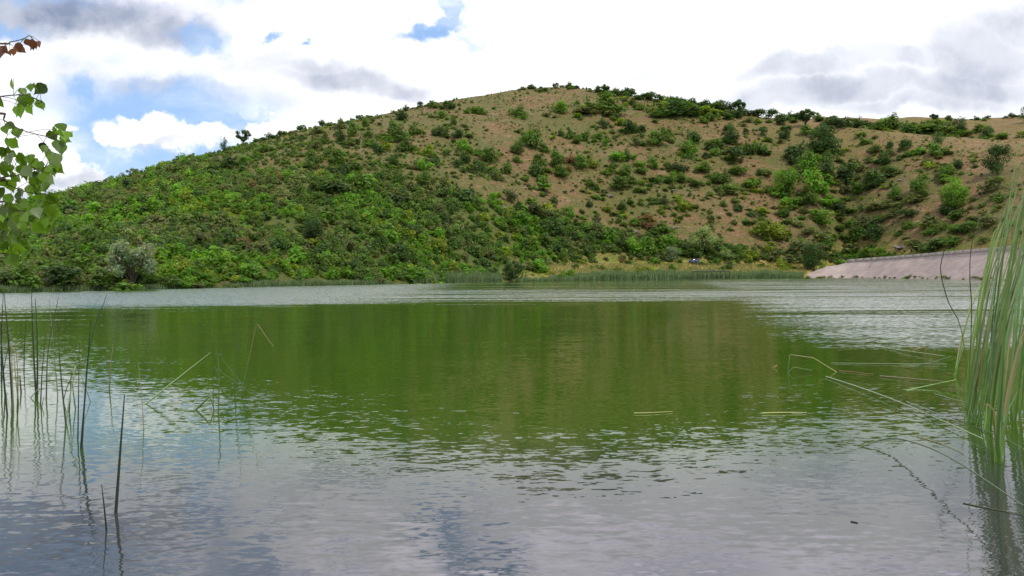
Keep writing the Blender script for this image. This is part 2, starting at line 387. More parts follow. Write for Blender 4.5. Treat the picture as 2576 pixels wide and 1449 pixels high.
# ------------------------------------------------------------------ foliage
PAL = {'d': (.056, .102, .024), 'g': (.090, .152, .024), 'b': (.105, .215, .018), 'o': (.125, .148, .048), 'y': (.175, .225, .022), 'r': (.17, .10, .045), 'w': (.20, .245, .145), 'v': (.25, .33, .12)}
def leaf_cloud(r, n, lobes, size, flat=1.0):
    L = np.array(lobes, float); w = (L[:, 3]*L[:, 4]*L[:, 5])**.66; w /= w.sum()
    k = r.choice(len(L), n, p=w)
    dv = r.normal(size=(n, 3)); dv /= np.linalg.norm(dv, axis=1)[:, None]
    rad = 1-.55*r.random(n)**1.8 + r.normal(size=n)*.11
    P = L[k, :3]+dv*rad[:, None]*L[k, 3:6]
    keep = P[:, 2] > .0; P, dv, k = P[keep], dv[keep], k[keep]; n = len(P)
    N = dv*flat + r.normal(size=(n, 3))*.42 + np.array([0, 0, .35]); N /= np.linalg.norm(N, axis=1)[:, None]
    T = np.cross(N, r.normal(size=(n, 3))); T /= np.linalg.norm(T, axis=1)[:, None]; B = np.cross(N, T)
    s = size*(.55+.8*r.random(n))[:, None]
    V = np.stack([P-T*s, P+B*s*.55+N*s*.12, P+T*s, P-B*s*.55+N*s*.12], 1).reshape(-1, 3)
    return V, np.arange(n*4).reshape(-1, 4), k
def leaf_cols(r, k, nl, base, n, var=.17):
    lob = (1+r.normal(size=(nl, 1))*.16)*np.array(base)*(1+r.normal(size=(nl, 3))*.06)
    c = lob[k]*(1+r.normal(size=(len(k), 1))*var).clip(.35, 1.8)
    c[:, 0] *= (1+r.normal(size=len(k))*.12)
    return np.repeat(c.clip(.004, .6), 4, 0)
def shrub_arrays(r, kind, n=420, size=.075):
    nl = r.integers(7, 13); lobes = []; ax = r.uniform(.7, 1.1); ay = r.uniform(.7, 1.1)
    for i in range(nl):
        a = r.uniform(0, 6.28); q = r.uniform(0, .40); rr = r.uniform(.10, .22)
        lobes.append((math.cos(a)*q*ax, math.sin(a)*q*ay, r.uniform(.12, .78)*(1-1.1*q)+.05, rr, rr, r.uniform(.12, .26)))
    lobes.append((0, 0, .30, .27, .27, .28))
    V, Fq, k = leaf_cloud(r, n, lobes, size)
    # a few shoots standing out of the crown
    return V, Fq, leaf_cols(r, k, len(lobes), PAL[kind], n)
VAR = {}
for kd in PAL:
    VAR[kd] = []
    for i in range(7):
        V, Fq, cc = shrub_arrays(rng, kd, 620, .056)
        VAR[kd].append((V, Fq, cc))
VMESH = {kd: [mesh_np('shrub', *v[:2], M_LEAF, v[2]) for v in VAR[kd]] for kd in PAL}
CN = {'d': 'dark green', 'g': 'green', 'b': 'bright green', 'o': 'grey-green', 'y': 'yellow-green', 'r': 'reddish brown', 'w': 'silvery', 'v': 'pale green'}

# shrubs read off the photograph: (x, base y, width, height, colour)
Z3 = [(60,110,110,80,'g'),(350,80,110,85,'b'),(545,45,140,60,'g'),(700,78,240,85,'g'),(850,20,70,40,'d'),(740,118,70,35,'d'),(655,188,60,90,'d'),(835,218,120,95,'d'),(893,203,50,45,'g'),
 (1150,95,240,120,'d'),(1270,100,160,80,'g'),(1050,105,120,50,'g'),(1400,130,120,60,'g'),(1590,112,110,85,'d'),(1450,60,180,60,'d'),(1680,145,60,40,'o'),(1530,205,70,50,'d'),(1660,215,50,40,'d'),(1780,238,70,60,'d'),
 (145,332,150,140,'g'),(110,262,100,60,'g'),(410,257,80,80,'g'),(345,242,60,50,'g'),(520,277,90,95,'g'),(615,262,90,65,'g'),(660,312,50,60,'b'),(875,312,80,75,'o'),(1020,310,150,100,'g'),(1080,245,80,70,'g'),
 (1285,292,120,115,'d'),(1262,402,80,130,'b'),(1550,292,130,110,'d'),(1420,332,130,70,'g'),(1590,425,160,105,'d'),(1670,372,120,90,'g'),(1720,330,60,60,'y'),(1370,405,50,45,'d'),(710,222,50,35,'o'),(730,252,40,25,'o'),
 (40,372,100,90,'g'),(180,515,160,140,'g'),(320,472,110,130,'g'),(350,535,120,80,'g'),(495,472,120,95,'g'),(425,440,90,70,'r'),(700,477,60,60,'g'),(810,417,70,80,'d'),(730,412,120,60,'b'),(990,472,90,85,'b'),
 (800,545,110,100,'g'),(750,622,150,90,'g'),(850,582,90,50,'g'),(550,602,80,60,'g'),(590,622,70,50,'g'),(650,642,60,30,'o'),(1010,572,90,60,'g'),(1100,572,130,60,'g'),(1200,572,90,60,'g'),(1190,502,110,85,'d'),(1110,482,70,60,'g'),
 (1370,492,90,45,'g'),(1480,582,150,80,'g'),(1580,512,140,60,'g'),(1750,517,55,50,'d'),(1480,622,60,40,'o'),(1580,617,60,35,'y'),(1690,592,50,50,'y'),(1710,642,60,50,'y'),(1300,602,100,50,'g'),
 (300,742,70,70,'d'),(675,777,78,68,'y'),(775,762,90,60,'g'),(545,742,55,50,'d'),(500,792,50,35,'d'),(910,732,60,40,'g'),(1080,727,70,70,'o'),(1060,797,50,65,'y'),(1210,777,105,95,'y'),(1020,722,60,30,'g'),(1195,832,60,40,'g'),
 (1300,747,60,30,'o'),(1600,772,95,68,'d'),(1500,742,60,45,'g'),(1400,792,50,40,'g'),(1410,832,60,35,'o'),(1570,862,60,35,'o'),(1770,867,90,60,'g'),(1410,907,50,40,'o'),(1380,687,50,30,'o'),(760,852,50,60,'g'),(600,857,60,60,'o'),(250,592,50,30,'o'),(120,602,40,35,'o'),
 (160,805,160,90,'o'),(60,865,150,90,'b'),(270,935,180,125,'d'),(400,815,90,85,'b'),(405,925,110,90,'g'),(590,945,110,100,'o'),(600,1005,130,80,'d'),(710,1005,130,110,'b'),(760,1035,60,50,'r'),(870,875,100,50,'g'),(960,895,130,55,'r'),(1000,945,120,60,'g'),(1060,915,70,75,'b'),
 (860,1085,120,120,'b'),(970,1085,120,130,'b'),(1090,1065,140,130,'b'),(1430,1115,90,60,'g'),(1600,1115,100,90,'g'),(1520,1183,140,50,'g'),(1700,1125,140,110,'y'),(1770,965,150,105,'y'),(640,1188,90,50,'y'),(740,1192,80,60,'y'),(890,1183,60,40,'y'),(960,1198,170,60,'y'),(1130,1188,100,70,'b'),
 (450,1173,90,50,'g'),(400,1245,130,110,'b'),(200,1205,150,100,'b'),(40,1255,120,115,'d'),(220,1015,120,80,'g'),(80,1055,130,80,'g'),(400,1065,80,60,'g'),(1440,1060,150,90,'d'),(1290,1100,90,60,'d')]
Z4 = [(90,162,90,95,'d'),(110,262,80,75,'d'),(470,177,150,80,'d'),(640,182,120,60,'d'),(880,192,140,90,'g'),(1280,160,50,55,'d'),(1545,247,90,75,'d'),(1480,127,50,30,'d'),(1730,110,40,35,'d'),
 (1130,217,200,50,'g'),(1650,262,100,35,'g'),(1380,242,120,35,'g'),(760,192,120,50,'d'),(980,192,100,50,'d'),(180,402,170,125,'d'),(500,377,70,40,'g'),(420,432,110,90,'g'),(180,442,90,90,'d'),(290,505,140,145,'b'),
 (60,665,130,95,'b'),(330,645,165,165,'b'),(410,525,110,110,'d'),(545,585,150,165,'d'),(630,638,140,90,'g'),(530,655,80,70,'o'),(755,605,140,125,'d'),(310,725,140,70,'g'),(420,705,100,50,'b'),(760,347,110,58,'o'),(860,352,60,65,'d'),(965,347,90,72,'d'),(1070,372,70,45,'b'),
 (1195,383,110,75,'g'),(830,442,110,65,'d'),(860,502,100,50,'o'),(720,427,70,50,'o'),(625,472,60,60,'d'),(660,492,80,45,'o'),(1120,442,80,45,'o'),(1345,477,70,80,'d'),(1270,522,120,80,'g'),(1210,552,80,60,'o'),(1600,632,130,90,'o'),(1640,712,80,60,'g'),
 (1075,622,140,130,'g'),(1090,672,90,60,'g'),(900,692,90,110,'g'),(1270,795,120,80,'d'),(1150,885,160,90,'o'),(1150,935,120,60,'g'),(505,802,90,90,'d'),(660,782,45,45,'d'),(245,787,60,40,'g'),(370,865,160,105,'b'),(120,815,120,70,'g'),(120,735,90,60,'b'),
 (690,885,130,90,'o'),(750,980,140,115,'d'),(610,985,140,95,'g'),(880,815,100,50,'o'),(1000,895,90,60,'g'),(1400,925,150,80,'g'),(1560,885,130,90,'o'),(1430,855,120,50,'o'),(360,977,130,70,'o'),(70,965,150,110,'y'),(220,1095,150,140,'o'),(480,1125,130,95,'g'),(400,1065,130,80,'g'),
 (90,1165,120,90,'y'),(560,1135,160,75,'b'),(700,1105,160,70,'b'),(800,1092,110,60,'b'),(1060,1058,90,70,'d'),(1180,1053,130,70,'d'),(1300,1030,140,60,'g')]
Z2 = [(1250,32,60,50,'d'),(1370,52,100,60,'d'),(1160,37,50,40,'d'),(1060,62,50,40,'d'),(1030,128,90,70,'d'),(1310,112,70,60,'g'),(1400,162,60,60,'g'),(1550,82,110,60,'g'),(1475,177,60,30,'o'),(730,116,60,38,'d'),(770,172,70,60,'g'),(825,142,40,38,'d'),(600,152,45,38,'d'),
 (470,160,60,50,'d'),(320,202,70,50,'d'),(430,222,120,60,'o'),(280,257,60,45,'o'),(170,242,60,50,'d'),(95,258,70,38,'d'),(490,292,80,70,'g'),(600,292,80,100,'d'),(680,242,90,110,'g'),(700,302,70,50,'d'),(800,252,80,60,'g'),(870,365,90,85,'d'),(790,302,100,60,'g'),(965,242,100,110,'g'),
 (1020,285,120,110,'g'),(1120,232,110,90,'g'),(1280,242,100,80,'d'),(1070,355,160,80,'g'),(970,452,90,70,'d'),(570,442,130,100,'g'),(600,548,140,125,'d'),(400,482,100,140,'g'),(510,392,80,90,'g'),(430,332,90,60,'o'),(260,502,100,70,'d'),(165,547,100,80,'o'),(60,352,90,60,'g'),
 (1430,252,90,70,'d'),(1470,352,120,90,'b'),(1480,432,110,110,'d'),(1420,462,70,60,'d'),(1260,452,80,60,'d'),(1640,422,150,120,'g'),(1580,502,100,90,'d'),(1680,545,90,80,'o'),(1330,635,110,115,'o'),(1470,502,50,40,'d'),(880,565,100,110,'g'),(1000,585,100,140,'g'),(1180,485,110,80,'b'),
 (1190,605,100,110,'g'),(1480,715,170,150,'d'),(1670,715,90,80,'b'),(1800,705,90,120,'o'),(1780,505,90,90,'g'),(560,665,280,150,'d'),(990,725,170,130,'d'),(1130,765,130,120,'g'),(870,1045,120,100,'d'),(650,1055,150,105,'o'),(560,1045,150,115,'g'),(1020,1145,180,170,'d'),
 (880,1292,80,65,'o'),(1110,1272,200,95,'b')]
Z1 = [(1460,377,40,28,'d'),(1290,427,100,58,'d'),(1180,452,90,52,'d'),(1040,497,60,38,'d'),(790,587,90,48,'d'),(670,602,110,55,'d'),(435,657,60,42,'d'),(1620,482,110,85,'d'),(1500,557,190,85,'d'),(1240,592,130,85,'o'),(1110,885,110,115,'o'),(1720,432,80,50,'b'),(870,742,70,60,'d'),(430,1335,260,145,'d'),(180,1335,200,150,'g'),(700,1322,220,120,'g'),(1200,1310,200,90,'g'),(1450,1305,190,80,'b')]
ZS = [(95,450,40,30,'d'),(165,462,40,26,'d'),(220,432,34,22,'d'),(288,440,40,28,'d'),(325,436,40,20,'d'),(430,466,50,30,'g'),(470,455,60,40,'d'),(520,482,60,34,'d'),(560,480,60,34,'d'),(600,482,70,46,'d'),(655,500,60,34,'d'),(700,505,70,40,'d'),(745,515,60,40,'d'),(800,515,70,40,'d'),(850,512,70,40,'d'),(905,535,60,40,'d'),(950,545,70,40,'d'),(985,545,60,50,'d'),(1050,560,70,50,'d'),(1090,562,70,40,'d'),(1200,582,60,34,'d'),(1250,588,70,34,'d'),(1305,590,70,40,'d'),(1400,602,60,34,'d'),(1440,604,50,34,'d'),(1545,612,60,30,'d'),(1620,612,50,26,'d'),(1690,640,60,34,'d'),(1800,650,80,30,'g'),(1850,655,80,36,'g'),(2040,660,80,34,'g'),(2100,664,80,30,'g')]
HAND = []
for x, y, w, h, k in ZS: HAND.append(((2000+x/1.288)*.644, y/1.288*.644, w/1.288*.644, h/1.288*.644, k))
for org, L in (((2000, 400), Z3), ((3000, 400), Z4), ((1000, 400), Z2), ((0, 400), Z1)):
    for x, y, w, h, k in L: HAND.append(((org[0]+x/1.811)*.644, (org[1]+y/1.811)*.644, w/1.811*.644, h/1.811*.644, k))

SHR = []      # (x, y, z, width, height, kind, px, py)
for px, py, w, h, k in HAND:
    x, y, z, d = ground_at(px, py); terr_ = px > 1430 and py > 655
    SHR.append((x, y, z, w*d/F*(1.0 if terr_ else 1.42), h*d/F*(.8 if terr_ else 1.28), k, px, py, 1))
nh = len(SHR)
# the rest, scattered on the slope where the photograph is overgrown
NC = 105000
ca = rng.uniform(R(-40), R(38), NC); cdist = np.sqrt(rng.uniform(85**2, 560**2, NC))
cz = terrain(ca, cdist); cx = cdist*np.sin(ca); cy = cdist*np.cos(ca)
cpx, cpy = project(cx, cy, cz)
d0c = np.interp(ca, SH_A, SH_D); Wc = np.interp(ca, TW_A, TW_W); drc = np.interp(ca, RD_A, RD_D)
th = thicket(cpx, cpy)
inside = (cdist > d0c+1.0) & (cdist < drc+2)
terr = (cdist < d0c+Wc) & (cpx > 1250)
clump = sstep(-.35, .5, np.sin(cx*.11+2*np.sin(cy*.05))*np.cos(cy*.09+1.3*np.sin(cx*.07)))
gap = .40+.60*sstep(-.9, .3, fbm(cx*1.3+40, cy*1.3-70)/1.0)
prob = np.where(terr, .010, th*1.25*gap + .012 + .06*clump*(1-th))
prob[(cpx > 2020) & (cdist < d0c+Wc)] = 0
prob[(np.abs(cpx-1748) < 34) & (cpy > 655)] = 0
prob *= inside*(cpx > -350)*(cpx < 2900)
acc = np.nonzero(rng.random(NC) < prob)[0]
hx = np.array([s[0] for s in SHR]); hy = np.array([s[1] for s in SHR])
AUTO = []
for i in acc:
    t = th[i]
    if np.min((hx-cx[i])**2+(hy-cy[i])**2) < 2.0: continue
    if t > .5:
        w = rng.uniform(1.6, 3.6) if rng.random() < .84 else rng.uniform(3.8, 5.8); h = w*rng.uniform(.6, .95)
        q = math.sin(cx[i]*.13+2*math.sin(cy[i]*.06))+math.sin(cy[i]*.11+1.7*math.sin(cx[i]*.05)) + rng.normal()*.45
        k = rng.choice(list('bgyd'), p=(.42, .30, .20, .08)) if q > .6 else (rng.choice(list('godr'), p=(.36, .44, .185, .015)) if q < -.5 else rng.choice(list('gdob'), p=(.46, .24, .14, .16)))
    else:
        w = rng.uniform(.9, 2.6); h = w*rng.uniform(.55, .85); k = rng.choice(list('dgboy'), p=(.30, .32, .08, .25, .05))
    AUTO.append((cx[i], cy[i], cz[i], w, h, k, cpx[i], cpy[i], 0))
AUTO.sort(key=lambda s: -(s[3]*s[4])/(s[0]**2+s[1]**2))
vis = [a for a in AUTO if 60 < a[6] < 2520 and a[7] < 728]
n_ind = max(0, 298-nh)
pick = vis[:n_ind]; pid = set(map(id, pick))
SHR += pick
REST = [a for a in AUTO if id(a) not in pid]
for sx in SHR[:nh]:                                   # low growth around the roots of the shrubs
    if abs(sx[6]-1748) < 60 and sx[7] > 655: continue
    for _ in range(rng.integers(2, 6)):
        a = rng.uniform(0, 6.28); q = rng.uniform(.35, 1.1)*sx[3]; w = rng.uniform(.3, .75)*sx[3]
        x, y = sx[0]+math.cos(a)*q, sx[1]+math.sin(a)*q*1.2; z = float(terrain(np.array([math.atan2(x, y)]), np.array([math.hypot(x, y)]))[0])
        REST.append((x, y, z, w*1.25, w*rng.uniform(.35, .7), sx[5] if rng.random() < .45 else rng.choice(list('goy'), p=(.45, .45, .10)), 0, 0, 0))
print('shrubs by hand', nh, 'individual', len(SHR), 'stuff', len(REST))

# --- labels: colour, size and the nearest thing one can find, then the order from the left
MARK = [((338, 690), 'the silvery willow'), ((610, 352), 'the lone oak'), ((340, 432), 'the blue-green skyline tree'), ((1400, 222), 'the hilltop'),
        ((2075, 360), 'the biggest dark tree'), ((2507, 415), 'the round darkest tree'), ((2405, 500), 'the bright lone tree'),
        ((1746, 658), 'the parked blue car'), ((1765, 610), 'the pale green willow'), ((2050, 665), 'the tree beside the dam'), ((2350, 640), 'the concrete dam'),
        ((1970, 460), 'the bright clump'), ((785, 580), 'the left thicket tree'), ((1730, 697), 'the rusty railing'), ((1440, 400), 'the dry brown bush mid-slope'),
        ((1275, 690), 'the waterline tree'), ((1180, 480), 'the bare slope edge'), ((1850, 280), 'the right skyline tree'), ((2410, 320), 'the far ridge tree'), ((860, 430), 'the upper left slope')]
ORD = ['leftmost', 'second from left', 'third from left', 'fourth from left', 'fifth from left', 'sixth from left', 'seventh from left', 'eighth from left', 'ninth from left', 'tenth from left', 'eleventh from left', 'twelfth from left']
NUM = ['', 'one', 'two', 'three', 'four', 'five', 'six', 'seven', 'eight', 'nine', 'ten', 'eleven', 'twelve']
cls = {}
for i, s in enumerate(SHR):
    px, py = s[6], s[7]
    (mx, my), nm = min(MARK, key=lambda m: (m[0][0]-px)**2+(m[0][1]-py)**2)
    dx, dy = px-mx, py-my
    rel = ('left of' if dx < 0 else 'right of') if abs(dx) > abs(dy) else ('above' if dy < 0 else 'below')
    hp = s[4]*F/math.hypot(s[0], s[1]); size = 'small' if hp < 20 else ('large' if hp > 42 else 'medium')
    cls.setdefault((size, s[5], rel, nm), []).append(i)
LAB = {}
for (size, k, rel, nm), ids in cls.items():
    ids.sort(key=lambda i: SHR[i][6])
    for j, i in enumerate(ids):
        if len(ids) == 1: LAB[i] = f'{size} {CN[k]} shrub {rel} {nm}'
        else:
            o_ = ORD[j] if j < len(ids)-1 else 'rightmost'
            LAB[i] = f'{o_} of {NUM[len(ids)] if len(ids) < 13 else "many"} {size} {CN[k]} shrubs {rel} {nm}'
for i, s in enumerate(SHR):
    x, y, z, w, h, k = s[:6]
    me = VMESH[k][rng.integers(7)]
    o = link('shrub', me, None, (x, y, z-.06*h)); o.scale = (w, w, h*1.06); o.rotation_euler = (0, 0, rng.uniform(0, 6.28))
    tag(o, LAB[i], 'shrub', 'shrubs on the hillside')

def scatter_mesh(items, lod=.5, leaf=1.0):
    Vs, Fs, Cs = [], [], []; off = 0
    for x, y, z, w, h, k in items:
        V, Fq, cc = VAR[k][rng.integers(7)]
        n = len(Fq); keep = rng.random(n) < lod
        v = V.reshape(-1, 4, 3)[keep]; cen = v.mean(1, keepdims=True); v = (cen+(v-cen)*leaf).reshape(-1, 3); a = rng.uniform(0, 6.28); c, s_ = math.cos(a), math.sin(a)
        q = np.stack([(v[:, 0]*c-v[:, 1]*s_)*w+x, (v[:, 0]*s_+v[:, 1]*c)*w+y, v[:, 2]*h+z-.06*h], -1)
        Vs.append(q); Cs.append(cc.reshape(-1, 4, 3)[keep].reshape(-1, 3)*rng.uniform(.78, 1.22)); Fs.append(np.arange(len(q)).reshape(-1, 4)+off); off += len(q)
    return np.vstack(Vs), np.vstack(Fs), np.vstack(Cs)
V, Fq, cc = scatter_mesh([a[:6] for a in REST], .45, 1.4)
tag(link('shrubbery', mesh_np('shrubbery', V, Fq, M_LEAF, cc)), 'dense mixed green shrubs covering the lower and left hillside', 'shrubbery', kind='stuff')

# low weeds and grass tussocks over the bare slope and the terrace
def tussocks():
    n = 42000; a = rng.uniform(R(-20), R(37), n); d = np.sqrt(rng.uniform(170**2, 470**2, n)); z = terrain(a, d); x = d*np.sin(a); y = d*np.cos(a)
    px, py = project(x, y, z); d0 = np.interp(a, SH_A, SH_D); W = np.interp(a, TW_A, TW_W); dr = np.interp(a, RD_A, RD_D)
    dens = sstep(-.6, .8, fbm(x*2.1, y*2.1))
    ok = (d > d0+1) & (d < dr+1) & (rng.random(n) < (.08+.42*dens)) & ~((px > 2010) & (d < d0+W))
    it = []
    for i in np.nonzero(ok)[0]:
        w = rng.uniform(.4, 1.35)
        k = rng.choice(list('goyr'), p=(.30, .34, .16, .20)) if d[i] > d0[i]+W[i] else rng.choice(list('yob'), p=(.5, .25, .25))
        it.append((x[i], y[i], z[i], w*1.3, w*.7, k))
    print('tussocks', len(it))
    V, Fq, cc = scatter_mesh(it, .05, 2.6)
    tag(link('low_weeds', mesh_np('low_weeds', V, Fq, M_LEAF, cc)), 'low weeds and grass tussocks dotted over the brown slope', 'weeds', kind='stuff')
tussocks()

# --- trees with trunk, limbs and crown
def wood(r, height, spread, base_r, nl, lean=0.0, fork=.3):
    parts = []
    tops = []
    trunk_h = height*fork
    P = smooth_path([(0, 0, -.3), (lean*.3, .05, trunk_h*.5), (lean*.6, 0, trunk_h), (lean, 0, height*.7)], 10)
    parts.append(tube_arrays(P, np.linspace(base_r, base_r*.35, len(P)), 7)); tops.append(P[-1])
    for i in range(nl):
        a = 6.28*i/nl+r.uniform(-.4, .4); st = P[int(len(P)*r.uniform(.25, .75))]
        e = np.array([math.cos(a)*spread*r.uniform(.6, 1), math.sin(a)*spread*r.uniform(.6, 1), height*r.uniform(.55, .88)])
        Q = smooth_path([st, (st+e)/2+np.array([0, 0, -height*.03]), e], 8)
        parts.append(tube_arrays(Q, np.linspace(base_r*.5, base_r*.1, len(Q)), 5)); tops.append(e)
    V, Fq, _ = join([(v, f, (0, 0, 0)) for v, f in parts])
    return V, Fq, tops
def make_tree(name, label, px, py, wpx, hpx, kind, n=2200, style='round', cat='tree', group=None):
    x, y, z, d = ground_at(px, py); w = wpx*d/F; h = hpx*d/F
    r = np.random.default_rng(int(px*7+py))
    t = thing(name, label, cat, (x, y, z), group)
    lobes = []
    if style == 'round':
        V, Fq, tops = wood(r, h, w*.32, max(.08, h*.03), 6, fork=.22)
        for i in range(26):
            a = r.uniform(0, 6.28); q = r.uniform(.12, .38)*w; zz = r.uniform(.16, .86)*h
            k = math.sin(math.pi*min(1, max(.15, zz/h))); rr = r.uniform(.10, .17)*w
            lobes.append((math.cos(a)*q*k, math.sin(a)*q*k, zz, rr, rr, rr*r.uniform(.75, 1.0)*min(1.2, h/w+.2)))
        lobes.append((0, 0, h*.45, w*.2, w*.2, h*.3))
    elif style == 'open':
        V, Fq, tops = wood(r, h, w*.42, h*.035, 8, fork=.3)
        for _ in range(17):
            dv = r.normal(size=3); dv /= np.linalg.norm(dv); q = r.uniform(.45, 1.0); rr = w*r.uniform(.09, .15)
            lobes.append((dv[0]*q*w*.38, dv[1]*q*w*.38, h*.60+dv[2]*q*h*.30, rr, rr, rr*.8))
    elif style == 'cone':
        V, Fq, tops = wood(r, h, w*.2, h*.03, 5, fork=.3)
        for i in range(14):
            f = i/13; a = r.uniform(0, 6.28); q = (1-f)*.30*w
            rr = w*(.24*(1-f)+.07); lobes.append((math.cos(a)*q, math.sin(a)*q, h*(.14+.80*f), rr, rr, rr*1.0))
    elif style == 'willow':
        V, Fq, tops = wood(r, h, w*.34, h*.035, 9, fork=.16)
        for e in tops:
            for _ in range(3):
                rr = w*r.uniform(.10, .17); lobes.append((e[0]*1.1+r.normal()*w*.07, e[1]*1.1+r.normal()*w*.07, min(h*.9, e[2]+r.normal()*h*.08), rr, rr, rr*.9))
        for _ in range(5):
            a = r.uniform(0, 6.28); lobes.append((math.cos(a)*w*.36, math.sin(a)*w*.36, h*r.uniform(.35, .5), w*.12, w*.12, h*.13))
    link('trunk', mesh_np('trunk', V, Fq, M_BARK, smooth=True), t)
    leaf = .17 if d > 150 else .13
    v, f, k = leaf_cloud(r, int(n*(2.0 if style == 'open' else 1.3)), lobes, max(leaf, w*(.045 if style == 'open' else .028)))
    link('crown', mesh_np('crown', v, f, M_LEAF, leaf_cols(r, k, len(lobes), PAL[kind], n)), t)
    return t
def zc(o, x, y, w, h): return ((o+x/1.811)*.644, (400+y/1.811)*.644, w/1.811*.644, h/1.811*.644)
make_tree('willow_tree', 'silvery grey willow with bare lower stems at the left waterside', *zc(0, 935, 1322, 330, 305), 'w', 3600, 'willow')
make_tree('willow_tree', 'large pale green willow behind the parked blue car', *zc(2000, 1335, 1085, 250, 195), 'v', 2600, 'round')
make_tree('willow_tree', 'pale grey-green willow bush left of the parked blue car', *zc(2000, 1130, 1130, 150, 112), 'w', 1500, 'round')
make_tree('willow_tree', 'small round yellowish willow right of the parked blue car', *zc(2000, 1508, 1122, 125, 82), 'v', 1200, 'round')
make_tree('oak_tree', 'lone open-crowned oak standing on the left skyline', *zc(0, 1718, 305, 120, 112), 'd', 700, 'open')
make_tree('pine_tree', 'dark pointed tree on the skyline just left of the lone oak', *zc(0, 1590, 358, 90, 112), 'd', 1100, 'cone')
make_tree('oak_tree', 'blue-green airy tree on the far left skyline', *zc(0, 945, 540, 95, 82), 'o', 500, 'open')
make_tree('oak_tree', 'dark open tree on the skyline right of the hilltop', *zc(2000, 1600, 60, 115, 100), 'd', 900, 'open')
make_tree('oak_tree', 'ragged dark tree rising from the right ridge line', *zc(3000, 265, 178, 125, 135), 'd', 1000, 'open')
make_tree('oak_tree', 'small dark tree on the distant right ridge', *zc(3000, 1180, 165, 75, 85), 'd', 600, 'open')
make_tree('oak_tree', 'broad dark tree between the front and distant right ridges', *zc(3000, 1355, 230, 130, 118), 'd', 1200, 'round')
make_tree('oak_tree', 'dark tree cut by the right edge of the picture on the ridge', *zc(3000, 1815, 150, 90, 110), 'd', 900, 'round')
make_tree('oak_tree', 'biggest dark green tree below the right ridge', *zc(3000, 405, 376, 250, 212), 'd', 2400, 'round')
make_tree('oak_tree', 'tall narrow dark tree standing alone under the right ridge', *zc(3000, 1200, 310, 110, 100), 'd', 1000, 'round')
make_tree('oak_tree', 'round very dark tree near the right edge of the slope', *zc(3000, 1620, 518, 200, 205), 'd', 2200, 'round')
make_tree('oak_tree', 'bright green tree standing out on the right slope', *zc(3000, 1320, 762, 215, 222), 'b', 2000, 'round')
make_tree('oak_tree', 'bright green leafy tree in the clump on the right slope', *zc(3000, 130, 650, 225, 205), 'b', 2000, 'round')
make_tree('oak_tree', 'dark spreading tree beside the left end of the dam', *zc(3000, 325, 1198, 220, 200), 'd', 2400, 'round')
make_tree('oak_tree', 'dark round tree rising from the left thicket', *zc(1000, 395, 995, 190, 175), 'd', 2000, 'round')
make_tree('oak_tree', 'dark leafy tree at the waterline between the reed beds', *zc(1000, 1790, 1275, 150, 140), 'd', 1800, 'round')

# ------------------------------------------------------------------ reed beds on the far shore
def reed_bed(name, label, x0, x1, n, hmin, hmax, depth, front=1.0):
    r = rng; px = r.uniform(x0, x1, n); sy = np.interp(px, SHORE[:, 0], SHORE[:, 1])
    g_ = on_water(px, sy); d = np.hypot(g_[:, 0], g_[:, 1]); k = (d - front + r.random(n)*depth)/d
    X = g_[:, 0]*k; Y = g_[:, 1]*k; a = np.arctan2(X, Y); Z = np.maximum(terrain(a, d*k), -.1)
    e = np.minimum(px-x0, x1-px)/((x1-x0)*.5); env = .55+.45*np.clip(e*5, 0, 1)
    h = r.uniform(hmin, hmax, n)*env*(1+.12*np.sin(px*.05)+.1*np.sin(px*.19+1)); w = r.uniform(.03, .07, n)
    an = r.uniform(0, 3.14, n); cx_, sx_ = np.cos(an)*w, np.sin(an)*w; lx = r.normal(size=n)*.16*h+.10*h; ly = r.normal(size=n)*.12*h
    mid = .6
    V = np.stack([np.stack([X-cx_, Y-sx_, Z], -1), np.stack([X+cx_, Y+sx_, Z], -1), np.stack([X+cx_*.9+lx*.35, Y+sx_*.9+ly*.35, Z+h*mid], -1), np.stack([X-cx_*.9+lx*.35, Y-sx_*.9+ly*.35, Z+h*mid], -1),
                  np.stack([X+lx, Y+ly, Z+h], -1), np.stack([X+lx+cx_*.3, Y+ly+sx_*.3, Z+h*.985], -1)], 1).reshape(-1, 3)
    b = np.arange(n)*6; Fq = np.vstack([np.stack([b, b+1, b+2, b+3], -1), np.stack([b+3, b+2, b+5, b+4], -1)])
    base = np.array([(.115, .178, .068)])*(1+r.normal(size=(n, 1))*.25).clip(.4, 1.7); dead = r.random(n) < .07; base[dead] = (.2, .16, .09)
    tag(link(name, mesh_np(name, V, Fq, M_REED, np.repeat(base, 6, 0))), label, 'reeds', kind='stuff')
reed_bed('reed_bed', 'long grey-green reed bed along the far shore left of the dam', 1432, 2022, 15600, 1.5, 2.25, 4.0)
reed_bed('reed_bed', 'short reed bed at the waterline in the middle of the far shore', 1040, 1262, 5000, 1.3, 2.1, 4.0)
reed_bed('reed_bed', 'low reeds between the waterline bushes right of centre', 1295, 1440, 1800, .7, 1.2, 2.5)
reed_bed('reed_bed', 'thin dark reeds at the waterline below the left thicket', 560, 990, 3800, .5, 1.1, 2.0)
reed_bed('reed_bed', 'sparse low reeds along the left shore by the silvery willow', -100, 540, 4000, .4, .9, 1.6)
